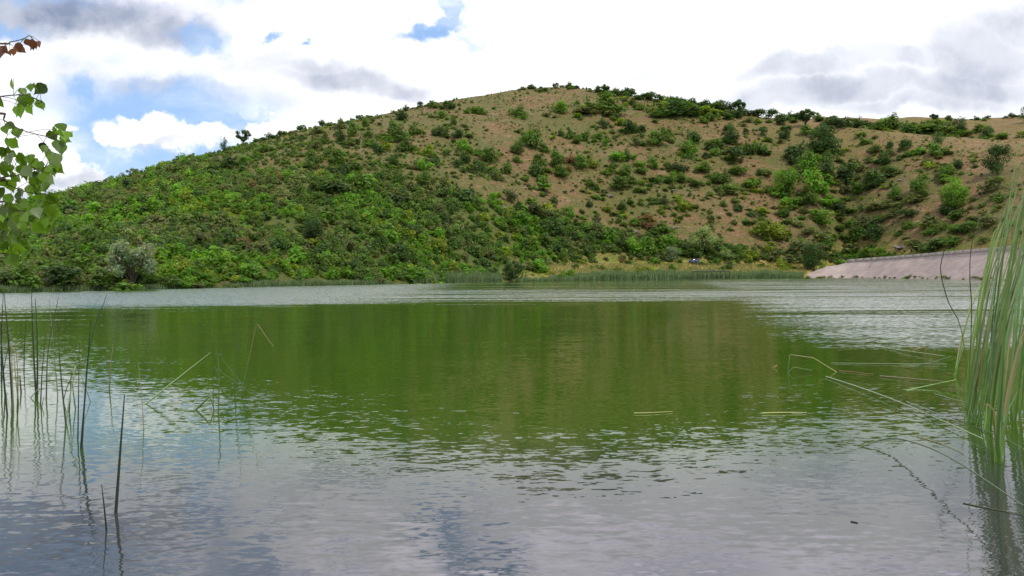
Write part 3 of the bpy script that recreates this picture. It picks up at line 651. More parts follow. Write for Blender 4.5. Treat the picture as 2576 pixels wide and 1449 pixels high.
def terrace_grass():
    n = 9000; px = rng.uniform(1380, 2030, n); sy = np.interp(px, SHORE[:, 0], SHORE[:, 1]); g_ = on_water(px, sy); d = np.hypot(g_[:, 0], g_[:, 1]); a = np.arctan2(g_[:, 0], g_[:, 1])
    dd = d+3+rng.random(n)*26; X = dd*np.sin(a); Y = dd*np.cos(a); Z = terrain(a, dd); h = rng.uniform(.25, .75, n); w = rng.uniform(.05, .12, n); lx = rng.normal(size=n)*.25*h
    V = np.stack([np.stack([X-w, Y, Z-.05], -1), np.stack([X+w, Y, Z-.05], -1), np.stack([X+lx+w*.5, Y, Z+h], -1), np.stack([X+lx-w*.5, Y, Z+h], -1)], 1).reshape(-1, 3)
    k = rng.random((n, 1)); base = np.where(k < .55, np.array([[.26, .20, .075]]), np.array([[.14, .16, .03]]))*(1+rng.normal(size=(n, 1))*.2).clip(.5, 1.6)
    tag(link('dry_grass', mesh_np('dry_grass', V, np.arange(n*4).reshape(-1, 4), M_REED, np.repeat(base, 4, 0))), 'yellow dry grass on the terrace behind the reed bed', 'grass', kind='stuff')
terrace_grass()

# ------------------------------------------------------------------ dam
def build_dam():
    xs = np.array([2026, 2050, 2075, 2100, 2130, 2180, 2230, 2280, 2330, 2390, 2450, 2510, 2576, 2650, 2750, 2900.])
    ty = np.interp(xs, [2026, 2050, 2100, 2130, 2230, 2330, 2450, 2576, 2900], [696.5, 688, 669, 660.5, 653.5, 646, 637, 626, 596])
    sy = np.interp(xs, SHORE[:, 0], SHORE[:, 1])
    bot = on_water(xs, sy); db = np.hypot(bot[:, 0], bot[:, 1]); hd = bot/db[:, None]; hd[:, 2] = 0
    a, e = azel(xs, ty); c = np.maximum((CAM_H+e*db)/(1-2.4*e), .05)
    top = hd*(db+2.4*c)[:, None]; top[:, 2] = c
    # direction across the dam (away from the lake)
    tn = np.gradient(top[:, :2], axis=0); tn /= np.linalg.norm(tn, axis=1)[:, None]; nr = np.stack([-tn[:, 1], tn[:, 0]], -1)
    nr *= np.sign((nr*top[:, :2]).sum(1))[:, None]
    root = thing('dam', 'pale concrete-faced dam with a low parapet closing the lake at the right', 'dam', tuple(bot[6]))
    inv = -np.array(root.location)
    nu, nv = 120, 22
    tt = np.linspace(0, len(xs)-1, nu); I = lambda arr: np.stack([np.interp(tt, np.arange(len(xs)), arr[:, j]) for j in range(3)], -1)
    Bp, Tp = I(bot), I(top); hdI = I(hd)
    ext = Bp - hdI*6; ext[:, 2] = -2.5
    rows = [ext]+[Bp+(Tp-Bp)*f for f in np.linspace(0, 1, nv)]
    G = np.stack(rows, 1); pass
    # back of the embankment, so that it is solid
    nI = np.stack([np.interp(tt, np.arange(len(xs)), nr[:, j]) for j in range(2)], -1)
    b1 = Tp.copy(); b1[:, :2] += nI*5; b2 = b1.copy(); b2[:, :2] += nI*10; b2[:, 2] = -1
    G = np.concatenate([G, b1[:, None], b2[:, None]], 1); nv2 = G.shape[1]
    i = np.arange(nu-1)[:, None]*nv2+np.arange(nv2-1)[None]
    m, g, o = mat('dam_concrete')
    pos = g.n('ShaderNodeNewGeometry').outputs['Position']
    at = g.n('ShaderNodeAttribute', attribute_name='Col').outputs['Color']
    aslant = g.n('ShaderNodeCombineXYZ', {0: g.n('ShaderNodeSeparateColor', {0: at}).outputs[0], 1: g.n('ShaderNodeSeparateColor', {0: at}).outputs[2]}).outputs[0]
    st = g.noise(g.scl(aslant, (9, 9, 1)), 3.0, 6, .68); bl = g.noise(pos, .25, 5, .6); fn = g.noise(pos, 2.5, 4, .7)
    st2 = g.noise(g.scl(aslant, (6, 16, 1)), 2.0, 5, .65)
    col = g.mix(g.ramp(bl, .3, .7), (.34, .275, .235, 1), (.25, .20, .17, 1))
    col = g.mix(g.m('MULTIPLY', g.ramp(st, .50, .66), .6), col, (.20, .165, .15, 1))
    col = g.mix(g.m('MULTIPLY', g.ramp(st2, .52, .64), .5), col, (.42, .355, .31, 1))
    sep = g.n('ShaderNodeSeparateColor', {0: at})
    low = g.ramp(g.m('ADD', sep.outputs[1], g.m('MULTIPLY', fn, .12)), .10, .02)
    col = g.mix(g.m('MULTIPLY', low, .7), col, (.20, .16, .10, 1))
    rust = g.m('MULTIPLY', g.ramp(g.noise(g.scl(pos, (.22, .22, .9)), 1.0, 4), .66, .72), .7)
    col = g.mix(rust, col, (.14, .07, .045, 1))
    col = g.v('SCALE', col, scale=g.ramp(fn, .3, .7, .85, 1.12))
    principled(g, o, col, .9, .2, g.n('ShaderNodeBump', {'Height': st, 'Strength': .6, 'Distance': .15}).outputs[0])
    uu = np.repeat((tt/(len(xs)-1))[:, None], nv2, 1); hv = np.zeros((nu, nv2)); hv[:, 1:nv+1] = np.linspace(0, 1, nv)[None]; hv[:, nv+1:] = 1
    shear = hv-3.0*uu+3.5                              # the wash marks run aslant up the face
    link('slope', mesh_np('slope', (G+inv).reshape(-1, 3), np.stack([i, i+nv2, i+nv2+1, i+1], -1).reshape(-1, 4), m, np.stack([uu, hv, shear], -1).reshape(-1, 3)), root)
    # parapet: concrete panels with joints
    m2, g, o = mat('parapet_concrete'); pos = g.n('ShaderNodeNewGeometry').outputs['Position']
    f = g.noise(g.scl(pos, (.5, .5, .25)), 1.2, 5, .65)
    principled(g, o, g.mix(g.ramp(f, .3, .7), (.30, .265, .225, 1), (.21, .18, .15, 1)), .9, .2)
    k0 = 4; L = np.stack([np.interp(np.linspace(k0, len(xs)-1, 400), np.arange(len(xs)), top[:, j]) for j in range(3)], -1)
    seg = np.r_[0, np.cumsum(np.linalg.norm(np.diff(L, axis=0), axis=1))]
    sm = np.arange(0, seg[-1], 4.0); P = np.stack([np.interp(sm, seg, L[:, j]) for j in range(3)], -1)
    for a_, b_ in zip(P[:-1], P[1:]):
        dv = (b_-a_); n2 = np.array([-dv[1], dv[0], 0]); n2 /= np.linalg.norm(n2); n2 *= np.sign(n2@np.array([a_[0], a_[1], 0]))
        q0, q1 = a_+dv*.006, b_-dv*.006; hh = .95+rng.normal()*.02; t_ = .35
        v = [q0-[0, 0, .5], q1-[0, 0, .5], q1+n2*t_-[0, 0, .5], q0+n2*t_-[0, 0, .5], q0+[0, 0, hh], q1+[0, 0, hh], q1+n2*t_+[0, 0, hh], q0+n2*t_+[0, 0, hh]]
        link('parapet_panel', mesh_np('parapet_panel', np.array(v)+inv, np.array([[0, 1, 5, 4], [1, 2, 6, 5], [2, 3, 7, 6], [3, 0, 4, 7], [4, 5, 6, 7], [3, 2, 1, 0]]), m2), root)
    # weeds growing in the joint along the waterline
    it = []
    for j in range(70):
        t = rng.random()*.78; q = int(t*(nu-1)); f = rng.random()**2*.09; p = Bp[q]+(Tp[q]-Bp[q])*f
        w = rng.uniform(.3, 1.0)**1.6*1.2+.2; it.append((p[0], p[1], p[2]-.05, w*1.5, w*.8, rng.choice(list('oyrg'))))
    V, Fq, cc = scatter_mesh(it, .2, 1.6)
    tag(link('waterline_weeds', mesh_np('waterline_weeds', V, Fq, M_LEAF, cc)), 'low weeds growing along the foot of the dam at the waterline', 'weeds', kind='stuff')
    p = on_water(2378, 700.5); d = np.hypot(p[0], p[1])
    o = link('shrub', VMESH['y'][1], None, (p[0], p[1]+1.0, .2)); o.scale = (44*d/F, 2.4, 19*d/F)
    tag(o, 'low yellow-green bush at the foot of the concrete dam', 'shrub', 'shrubs on the hillside')
build_dam()

# ------------------------------------------------------------------ railing in the reeds
def railing():
    a = on_water(1742, 703.2)*np.array([.985, .985, 1]); b = on_water(1836, 701.4)*np.array([.975, .975, 1])
    root = thing('railing', 'dark rusty railing frame standing in front of the reed bed', 'railing', tuple(a)); L = b-a
    H = 15*np.hypot(a[0], a[1])/F+.55
    def bar(nm, p, q, r_): V, Fq = tube_arrays(np.array([p, (np.array(p)+q)/2, q]), [r_]*3, 6); link(nm, mesh_np(nm, V, Fq, M_RUST), root)
    bar('top_rail', (0, 0, H), tuple(L+[0, 0, H]), .10)
    for f in np.linspace(0, 1, 9): bar('post', tuple(L*f+[0, 0, -.8]), tuple(L*f+[0, 0, H]), .09 if f in (0, 1) else .06)
    bar('lower_rail', (0, 0, .7), tuple(L+[0, 0, .7]), .03)
railing()

# ------------------------------------------------------------------ car
def build_car():
    x, y, z, d = ground_at(1746, 663.5)
    root = thing('parked_car', 'dark blue car parked on the yellow grass under the pale willow', 'car', (x, y, z+.02), rz=R(222))
    paint, g, o = mat('blue_paint'); principled(g, o, (.025, .035, .10, 1), .3, .5, **{'Coat Weight': .6})
    glass, g, o = mat('car_glass'); principled(g, o, (.03, .04, .05, 1), .05, .8)
    black = simple('tyre_rubber', (.02, .02, .02), .8, .2); rim = simple('alloy', (.45, .45, .46), .35, .5, .05, 4, .6); lampm = simple('lamp_lens', (.75, .76, .78), .1, .6, .05)
    red = simple('rear_lens', (.35, .02, .02), .2, .5, .05); plate = simple('plate_white', (.7, .7, .68), .5, .3, .03)
    # body: stations along x (front = +x): (x, half width, sill z, top z)
    st = [(2.12, .62, .38, .62), (2.02, .78, .28, .80), (1.6, .86, .25, .90), (.95, .88, .25, .98), (.2, .89, .25, 1.0), (-.9, .89, .25, 1.02), (-1.7, .87, .27, 1.02), (-2.05, .80, .32, .96), (-2.12, .66, .42, .80)]
    V = []; n = 8
    for X, w, s_, t in st:
        V += [(X, -w*.92, s_), (X, -w, s_+.15), (X, -w, (s_+t)/2+.05), (X, -w*.9, t), (X, w*.9, t), (X, w, (s_+t)/2+.05), (X, w, s_+.15), (X, w*.92, s_)]
    Fq = [[i*n+j, i*n+(j+1) % n, (i+1)*n+(j+1) % n, (i+1)*n+j] for i in range(len(st)-1) for j in range(n)]
    e = len(st)-1
    Fq += [[0, 7, 6, 1], [1, 6, 5, 2], [2, 5, 4, 3]] + [[e*n+a for a in q] for q in ([7, 0, 1, 6], [6, 1, 2, 5], [5, 2, 3, 4])]
    body = link('body', mesh_np('body', np.array(V), np.array(Fq), paint), root)
    bv = body.modifiers.new('bevel', 'BEVEL'); bv.width = .04; bv.segments = 2; bv.limit_method = 'ANGLE'
    # cabin shell and panes
    lo = [(.95, .78, .97), (-1.85, .80, 1.0)]; hi = [(.25, .62, 1.50), (-1.45, .63, 1.52)]
    c = [(lo[0][0], -lo[0][1], lo[0][2]), (lo[0][0], lo[0][1], lo[0][2]), (lo[1][0], lo[1][1], lo[1][2]), (lo[1][0], -lo[1][1], lo[1][2]),
         (hi[0][0], -hi[0][1], hi[0][2]), (hi[0][0], hi[0][1], hi[0][2]), (hi[1][0], hi[1][1], hi[1][2]), (hi[1][0], -hi[1][1], hi[1][2])]
    c = np.array(c)
    cab = link('roof', mesh_np('roof', c, np.array([[0, 1, 5, 4], [1, 2, 6, 5], [2, 3, 7, 6], [3, 0, 4, 7], [4, 5, 6, 7]]), paint), root)
    def pane(nm, q, inset=.10, lift=.012):
        q = np.array(q); cen = q.mean(0); nn = np.cross(q[1]-q[0], q[3]-q[0]); nn /= np.linalg.norm(nn)
        if nn@(cen-np.array([-.5, 0, 1.2])) < 0: nn = -nn
        p = q+(cen-q)*inset; V = np.vstack([p-nn*.01, p+nn*lift])
        link(nm, mesh_np(nm, V, np.array([[0, 1, 5, 4], [1, 2, 6, 5], [2, 3, 7, 6], [3, 0, 4, 7], [4, 5, 6, 7]]), glass), root)
    pane('windscreen', c[[0, 1, 5, 4]], .09); pane('rear_window', c[[2, 3, 7, 6]], .14)
    for s_ in ([0, 3, 7, 4], [1, 2, 6, 5]):
        q = c[s_]; m0, m1 = q[0]*.52+q[1]*.48, q[3]*.45+q[2]*.55
        pane('side_window', [q[0], m0, m1, q[3]], .12); pane('side_window', [m0, q[1], q[2], m1], .12)
    for X in (1.32, -1.32):
        for s_ in (-1, 1):
            bm = bmesh.new(); bmesh.ops.create_cone(bm, cap_ends=True, segments=18, radius1=.33, radius2=.33, depth=.22); bmesh.ops.rotate(bm, matrix=Matrix.Rotation(R(90), 3, 'X'), verts=bm.verts)
            w = link('wheel', bm_mesh('wheel', bm, black), root, (X, s_*.80, .33))
            bm = bmesh.new(); bmesh.ops.create_cone(bm, cap_ends=True, segments=12, radius1=.2, radius2=.2, depth=.24); bmesh.ops.rotate(bm, matrix=Matrix.Rotation(R(90), 3, 'X'), verts=bm.verts)
            link('rim', bm_mesh('rim', bm, rim), w)
    for s_ in (-1, 1):
        bm = bmesh.new(); add_box(bm, (1.95, s_*.6-.15, .58), (2.1, s_*.6+.15, .74), .03); link('headlight', bm_mesh('headlight', bm, lampm), root)
        bm = bmesh.new(); add_box(bm, (-2.13, s_*.62-.1, .66), (-2.02, s_*.62+.1, .9), .02); link('tail_light', bm_mesh('tail_light', bm, red), root)
        bm = bmesh.new(); add_box(bm, (.62, s_*.95-.08, .98), (.74, s_*.95+.08, 1.12), .03); link('wing_mirror', bm_mesh('wing_mirror', bm, paint), root)
    bm = bmesh.new(); add_box(bm, (2.08, -.4, .36), (2.145, .4, .54), .02); link('grille', bm_mesh('grille', bm, black), root)
build_car()

# ------------------------------------------------------------------ rocks on the slope
for x, y, w, lb in [(2267, 451, 14, 'pale grey boulder right of the bright green clump on the slope'), (1535, 492, 20, 'low grey rock outcrop in the middle of the bare slope'), (1697, 477, 16, 'dark rock outcrop right of the pale mid-slope outcrop'),
                    (1352, 439, 7, 'small white stone at the left of the bare slope'), (1700, 570, 16, 'reddish broken rock above the pale green willow'), (1598, 582, 22, 'pale rocks above the bright shore thicket'),
                    (2010, 612, 34, 'brown earth ledge in the slope above the terrace'), (2340, 494, 6, 'small pale stone beside the bright green tree on the right slope'), (2268, 620, 26, 'low brown rock ledge above the concrete dam'), (1260, 520, 26, 'grey scree patch above the edge of the thicket')]:
    px, py, pz, d = ground_at(x, y+3); s = w*d/F*.5
    bm = bmesh.new(); bmesh.ops.create_icosphere(bm, subdivisions=3, radius=1)
    for v in bm.verts:
        n_ = .22*math.sin(v.co.x*5+x)+.2*math.sin(v.co.y*6+v.co.z*4)+.12*math.sin(v.co.z*11+v.co.x*8)
        v.co *= 1+n_
    o = link('rock', bm_mesh('rock', bm, M_ROCK), None, (px, py, pz)); o.scale = (s, s*.7, s*.34); o.rotation_euler = (.15, .1, x)
    tag(o, lb, 'rock', 'rocks on the slope')

# ------------------------------------------------------------------ rushes in the foreground (left)
GREEN_D, GREEN_M, PALE, TAN = (.018, .027, .014), (.055, .10, .030), (.19, .27, .12), (.20, .15, .06)
def q5(x, y): return (x/1.26*.644, (1100+y/1.26)*.644)
def q6(x, y): return ((3000+x/1.26)*.644, (1100+y/1.26)*.644)
def stem_thing(name, label, cat, group, pts, conv, r0_, r1_, col, lean=0.0, bent=False, float_z=None, tipcol=None, mat_=None):
    P2 = [conv(*p) for p in pts]
    if float_z is not None:
        P = [on_water(p[0], p[1], fz) for p, fz in zip(P2, float_z)]
    else:
        B = on_water(*P2[0]); Y = B[1]; P = [B]+[at_depth(p[0], p[1], Y*(1+lean*(i+1)/len(P2[1:]))) for i, p in enumerate(P2[1:])]
        P[0] = P[0] + (P[0]-P[1])*.12/np.linalg.norm(P[0]-P[1])*min(1, 2)   # foot below the surface
    loc = np.array(P[0]); Q = np.array(P)-loc
    if bent and len(Q) > 2:
        pp = [Q[0]]
        for a, b in zip(Q[:-1], Q[1:]): pp += [a+(b-a)*t for t in (.04, .35, .65, .96)]
        Q = np.array(pp+[Q[-1]])
    else: Q = smooth_path(Q, 16)
    n = len(Q); t = np.linspace(0, 1, n)
    V, Fq = tube_arrays(Q, r0_+(r1_-r0_)*t**1.3, 6)
    cc = np.array(col)[None]*(1-t[:, None]) + np.array(tipcol if tipcol else col)[None]*t[:, None]
    o = link(name, mesh_np(name, V, Fq, mat_ or M_STEM, np.repeat(cc, 6, 0), smooth=True), None, tuple(loc))
    return tag(o, label, cat, group)
G1 = 'rush stems standing in the foreground water'
ST = [
 ('tallest dark rush of the pair standing left of the lone front stem', [(398, 822), (425, 480), (447, 185)], GREEN_D, .008, 0),
 ('rush of the front pair leaning right with its tip above the others', [(404, 800), (440, 330), (525, 65)], GREEN_D, .007, .03),
 ('lone thick dark rush standing nearest the viewer', [(570, 1135), (590, 860), (613, 555)], GREEN_D, .010, 0),
 ('short thin rush leaning left beside the nearest lone stem', [(524, 1225), (514, 1120), (500, 1000)], GREEN_D, .006, 0),
 ('tall straight rush at the left, tallest of its pair', [(176, 540), (163, 300), (155, 58)], GREEN_D, .011, 0),
 ('second tall rush of the left pair, just right of the straightest', [(183, 560), (184, 320), (173, 82)], GREEN_D, .011, 0),
 ('leftmost tall rush cut near the left edge of the picture', [(8, 500), (6, 300), (16, 58)], GREEN_D, .010, 0),
 ('rush near the left edge leaning left towards its tip', [(60, 600), (42, 300), (20, 58)], GREEN_D, .010, 0),
 ('low dark rush at the left edge', [(25, 560), (12, 400), (2, 200)], GREEN_D, .009, 0),
 ('medium rush with a brownish tip near the left edge', [(66, 630), (60, 470), (57, 310)], GREEN_M, .008, 0),
 ('medium thin rush right of the brown-tipped one', [(92, 600), (78, 480), (68, 335)], GREEN_M, .007, 0),
 ('short dark broken rush stub at the left', [(104, 545), (100, 500), (98, 458)], GREEN_D, .010, 0),
 ('rush bending right, between the left pair and the front pair', [(228, 580), (238, 330), (288, 76)], GREEN_D, .008, .04),
 ('thin pale-tipped rush leaning left behind the bending one', [(284, 560), (262, 300), (242, 90)], GREEN_M, .006, .04),
 ('dark rush leaning left with its foot left of the front pair', [(324, 700), (297, 430), (284, 200)], GREEN_D, .008, .02),
 ('short dark rush leaning right beside the pale bent one', [(312, 590), (330, 520), (370, 430)], GREEN_D, .006, 0),
 ('short rush standing behind the front pair', [(372, 628), (360, 540), (357, 470)], GREEN_M, .007, 0),
 ('thin straight rush just left of the front pair', [(383, 782), (387, 540), (390, 300)], GREEN_D, .006, 0),
 ('thin stem leaning left behind the front pair', [(445, 592), (420, 520), (388, 440)], GREEN_M, .005, 0),
 ('pale green rush with a brown tip, standing alone right of the front pair', [(538, 535), (545, 420), (557, 308)], GREEN_M, .009, 0),
 ('very thin brown rush leaning left, standing alone', [(708, 720), (696, 560), (681, 405)], TAN, .005, 0),
 ('pale straight rush slanting low to the right', [(716, 602), (870, 480), (1036, 349)], PALE, .009, .02),
 ('upright rush in the middle group leaning slightly left at the tip', [(1075, 640), (1078, 440), (1064, 330)], GREEN_M, .008, 0),
 ('tallest thin straight rush of the middle group', [(1155, 552), (1163, 350), (1177, 142)], GREEN_M, .008, 0),
 ('thin stem slanting left in the middle group', [(1195, 510), (1140, 440), (1088, 372)], GREEN_M, .006, 0),
 ('thin dark rush crossing the leftmost ones near the water', [(14, 470), (28, 380), (50, 290)], GREEN_D, .007, 0),
 ('dark rush at the left edge with its foot nearer than its neighbours', [(36, 660), (22, 500), (10, 330)], GREEN_D, .009, 0),
 ('slim rush between the brown-tipped one and the broken stub', [(84, 640), (88, 480), (76, 300)], GREEN_D, .007, 0),
 ('slim dark rush right of the left pair, leaning right', [(200, 600), (208, 440), (226, 250)], GREEN_D, .007, 0),
 ('short dark rush left of the front pair with a straight tip', [(340, 640), (346, 560), (350, 440)], GREEN_D, .008, 0),
 ('thin rush far back at the left edge of the water', [(118, 450), (120, 330), (128, 180)], GREEN_D, .008, 0),
 ('tiny rush tip behind the left pair', [(205, 615), (211, 590), (216, 565)], GREEN_M, .006, 0),
]
for lb, pts, col, r_, ln in ST: stem_thing('rush', lb, 'rush', G1, pts, q5, r_*1.5, r_*.45, col, ln, tipcol=TAN if 'brown' in lb else None)
BT = [
 ('pale rush bent sharply at the top beside the front pair', [(325, 690), (345, 560), (371, 414), (362, 470), (384, 500)], PALE, .008),
 ('small pale broken leaf folded at the foot of the left pair', [(150, 573), (182, 535), (196, 522), (190, 555)], PALE, .007),
 ('broken dark rush folded into a low triangle at the water', [(963, 632), (1033, 563), (1057, 640)], GREEN_M, .011),
 ('thin rush snapped over to the right in the middle group', [(1049, 560), (1050, 417), (1242, 556)], GREEN_M, .006),
 ('tall rush with its tip snapped downwards to the right', [(1187, 560), (1220, 400), (1264, 205), (1346, 320)], GREEN_M, .007),
]
for lb, pts, col, r_ in BT: stem_thing('bent_rush', lb, 'rush', G1, pts, q5, r_*1.3, r_*.6, col, 0, bent=True, tipcol=TAN if 'downwards' in lb else None)

# floating and fallen reeds (right)
G2 = 'fallen reed leaves lying on the water'
FL = [
 ('long pale fallen reed slanting across the water to the reed clump', [(285, 467), (450, 520), (640, 590), (850, 680), (1060, 775)], (.02, .04, .05, .05, .05), PALE, .012),
 ('long green stem arching out of the lower right corner, tip in the water', [(440, 818), (600, 772), (760, 805), (940, 892), (1260, 1105)], (-.01, .10, .20, .26, .30), GREEN_M, .011),
 ('pale thin fallen reed below the long slanting one', [(680, 590), (800, 635), (935, 690)], (.01, .03, .03), PALE, .008),
 ('pinkish straight fallen reed pointing at the reed clump', [(550, 464), (700, 476), (860, 491)], (.02, .03, .03), (.30, .22, .16), .010),
 ('level fallen reed, longest of those behind the slanting one', [(310, 401), (600, 404), (880, 406)], (.01, .02, .02), PALE, .010),
 ('green fallen leaf dipping into the water beside the clump', [(650, 414), (770, 405), (905, 368)], (-.01, .02, .15), GREEN_M, .016),
 ('bright green fallen leaf just left of the clump foot', [(680, 537), (800, 510), (925, 484)], (-.01, .04, .12), (.11, .20, .03), .018),
 ('farthest pale fallen reed, left of the clump', [(540, 320), (700, 343), (870, 366)], (.01, .05, .08), PALE, .014),
 ('thin fallen reed near the foot of the clump', [(820, 552), (940, 585), (1060, 600)], (.01, .03, .03), PALE, .007),
 ('yellowish fallen reed lying low right of the arching stem', [(740, 765), (860, 798), (960, 840)], (.005, .01, .01), (.22, .20, .08), .007),
 ('yellow-green leaf floating flat in the open water, left one', [(-660, 648), (-580, 646), (-470, 640)], (.01, .012, .01), (.20, .22, .05), .014),
 ('yellow-green leaf floating flat in the open water, right one', [(-30, 648), (80, 645), (190, 646)], (.01, .015, .01), (.20, .22, .05), .016),
 ('thin green stem leaving the picture at the lower right', [(1020, 715), (1140, 760), (1270, 830)], (.01, .04, .06), GREEN_M, .007),
 ('dark drowned stem under the arching green stem', [(960, 1090), (1100, 1118), (1270, 1150)], (.004, .006, .006), (.05, .06, .02), .007),
 ('small dark floating twig in the open water at the lower right', [(408, 1180), (442, 1187)], (.004, .004), (.05, .04, .03), .008),
 ('brown fallen stem by the bent green reed', [(350, 438), (420, 445), (520, 456)], (.01, .015, .01), (.26, .13, .06), .008),
]
for lb, pts, fz, col, r_ in FL: stem_thing('fallen_reed', lb, 'reed', G2, pts, q6, r_*.8, r_*.5, col, float_z=fz)
stem_thing('bent_reed', 'green reed bent over flat and dipping back into the water', 'reed', G2, [(97, 446), (108, 360), (222, 376), (342, 450)], q6, .011, .014, GREEN_M, bent=True, tipcol=(.22, .22, .04))
stem_thing('bent_reed', 'small green reed folded at the foot of the bent green one', 'reed', G2, [(100, 447), (124, 421), (215, 437)], q6, .008, .006, (.10, .18, .05), bent=True)
stem_thing('bent_reed', 'small brown broken stem left of the bent green reed', 'reed', G2, [(22, 425), (46, 410), (30, 428), (82, 452)], q6, .008, .006, (.26, .17, .05), bent=True)
stem_thing('bent_reed', 'brown broken reed stem standing left of the clump', 'reed', G2, [(772, 378), (776, 318), (700, 345)], q6, .010, .007, (.22, .12, .05), bent=True)

# ------------------------------------------------------------------ reed clump (right foreground)
def blade(path, w, r, tw=0.6):
    Q = smooth_path(path, 18); n = len(Q); T = np.gradient(Q, axis=0); T /= np.linalg.norm(T, axis=1)[:, None]
    a0 = r.uniform(-1.2, 1.2); V = []
    for i in range(n):
        t = i/(n-1); ww = w*(.55+.45*min(1, t*4))*(1-t**2.2)**.8+.0008
        side = np.cross(T[i], np.array([math.sin(a0+tw*t), -math.cos(a0+tw*t), .15])); side /= np.linalg.norm(side); nn = np.cross(side, T[i])
        V += [Q[i]-side*ww+nn*ww*.25, Q[i], Q[i]+side*ww+nn*ww*.25]
    Fq = [[i*3+j, i*3+j+1, i*3+j+4, i*3+j+3] for i in range(n-1) for j in (0, 1)]
    return np.array(V), np.array(Fq), n
def reed_plant(label, bpx, bpy, tips, seed, widths=(.008, .017), dark=False):
    r = np.random.default_rng(seed); B = on_water(bpx, bpy); Y = B[1]
    t = thing('reed_plant', label, 'reed', tuple(B), 'reed plants of the right foreground clump')
    for k, tp in enumerate(tips):
        off = np.array([r.normal()*.035, r.normal()*.035, -.15]); P = [B+off]
        mids = tp[:-1]; dy = r.normal()*.05
        for i, (x, y) in enumerate(tp): P.append(at_depth(x, y, Y*(1+dy*(i+1)/len(tp))))
        V, Fq, n = blade(np.array(P)-B, r.uniform(*widths), r, r.uniform(-1.2, 1.2))
        c = np.array((.130, .200, .066))*(1+r.normal()*.34)*np.array([1+r.normal()*.12, 1, 1+r.normal()*.2]); c = c.clip(.03, .5)
        if r.random() < .09: c = np.array((.22, .17, .07))
        if dark: c = np.array((.030, .034, .026))
        tt = np.linspace(0, 1, n)[:, None]; low = np.array((.095, .19, .030))
        cc = low*(1-sstep(0, .45, tt)) + c*sstep(0, .45, tt)
        if r.random() < .3: cc = cc*(1-sstep(.86, 1, tt)) + np.array((.24, .17, .07))*sstep(.86, 1, tt)
        lf = link('leaf', mesh_np('leaf', V, Fq, M_REED, np.repeat(cc, 3, 0), smooth=True), t)
def auto_tips(r, bx, by, n, hmin, hmax, lmin, lmax):
    out = []
    for _ in range(n):
        h = r.uniform(hmin, hmax); l = r.uniform(lmin+.05, lmax+.12)*h; dr = r.random()
        tip = (bx+l*1.06+(.07*h if dr > .8 else 0), by-h*(.93 if dr > .8 else 1))
        out.append([(bx+l*.31, by-h*.37), (bx+l*.66, by-h*.74), tip])
    return out
r_ = np.random.default_rng(21)
POS = ['farthest back', 'back left', 'leftmost', 'left front', 'foremost left', 'front middle', 'middle', 'dense middle', 'right front', 'foremost', 'right back', 'rear right', 'rightmost', 'outermost right', 'hindmost right']
BASES = [(2398, 948, 5, 90, 260, .18, .40), (2418, 985, 7, 260, 480, .14, .30), (2432, 1030, 7, 330, 560, .12, .27), (2440, 1064, 8, 380, 620, .10, .26), (2456, 1072, 7, 420, 640, .10, .24), (2470, 1072, 8, 420, 660, .07, .22),
         (2484, 1060, 8, 450, 700, .06, .20), (2478, 1085, 8, 380, 690, .06, .20), (2505, 1150, 7, 240, 560, -.01, .16), (2512, 1165, 5, 200, 420, -.05, .14), (2520, 1050, 7, 420, 640, .02, .18), (2540, 1010, 7, 380, 600, .0, .18),
         (2556, 1060, 7, 400, 650, -.02, .15), (2572, 1040, 7, 380, 660, -.06, .12), (2560, 985, 6, 300, 520, -.04, .16)]
for i, (bx, by, n, h0, h1, l0, l1) in enumerate(BASES):
    reed_plant(f'{POS[i]} reed plant of the tall green clump at the right edge', bx, by, auto_tips(r_, bx, by, n, h0, h1*1.1, l0, l1), 100+i)
def s3(x, y): return ((3550+x/2.07)*.644, (600+y/2.07)*.644)
reed_plant('tall reed whose long blade tip reaches highest at the right edge', 2448, 1040, [[s3(560, 1180), s3(720, 620), s3(800, 380), s3(870, 160), s3(935, 20)], [s3(640, 1100), s3(760, 760), s3(860, 480), s3(940, 330)], [s3(620, 1000), s3(690, 640), s3(755, 610)], [s3(700, 900), s3(770, 540), s3(840, 450), s3(960, 420)], [s3(720, 1000), s3(800, 620), s3(930, 360)]], 301)
reed_plant('dark reed stem standing upright left of the clump', 2432, 1010, [[s3(508, 1320), s3(494, 1000), s3(505, 760), s3(560, 500), s3(597, 335)]], 302, (.006, .008), True)
reed_plant('dark reed blade curling over at its tip, left of the upright stem', 2440, 990, [[s3(430, 1440), s3(320, 1200), s3(258, 960), s3(275, 830), s3(300, 765), s3(345, 757), s3(410, 776)]], 303, (.006, .009), True)
reed_plant('short curved leaf arching in front of the clump foot', 2508, 1165, [[q6(1118, 700), q6(1100, 620), q6(1055, 598)], [q6(1140, 760), q6(1180, 640), q6(1235, 530)], [q6(1130, 800), q6(1150, 560), q6(1165, 330)]], 304, (.012, .017))

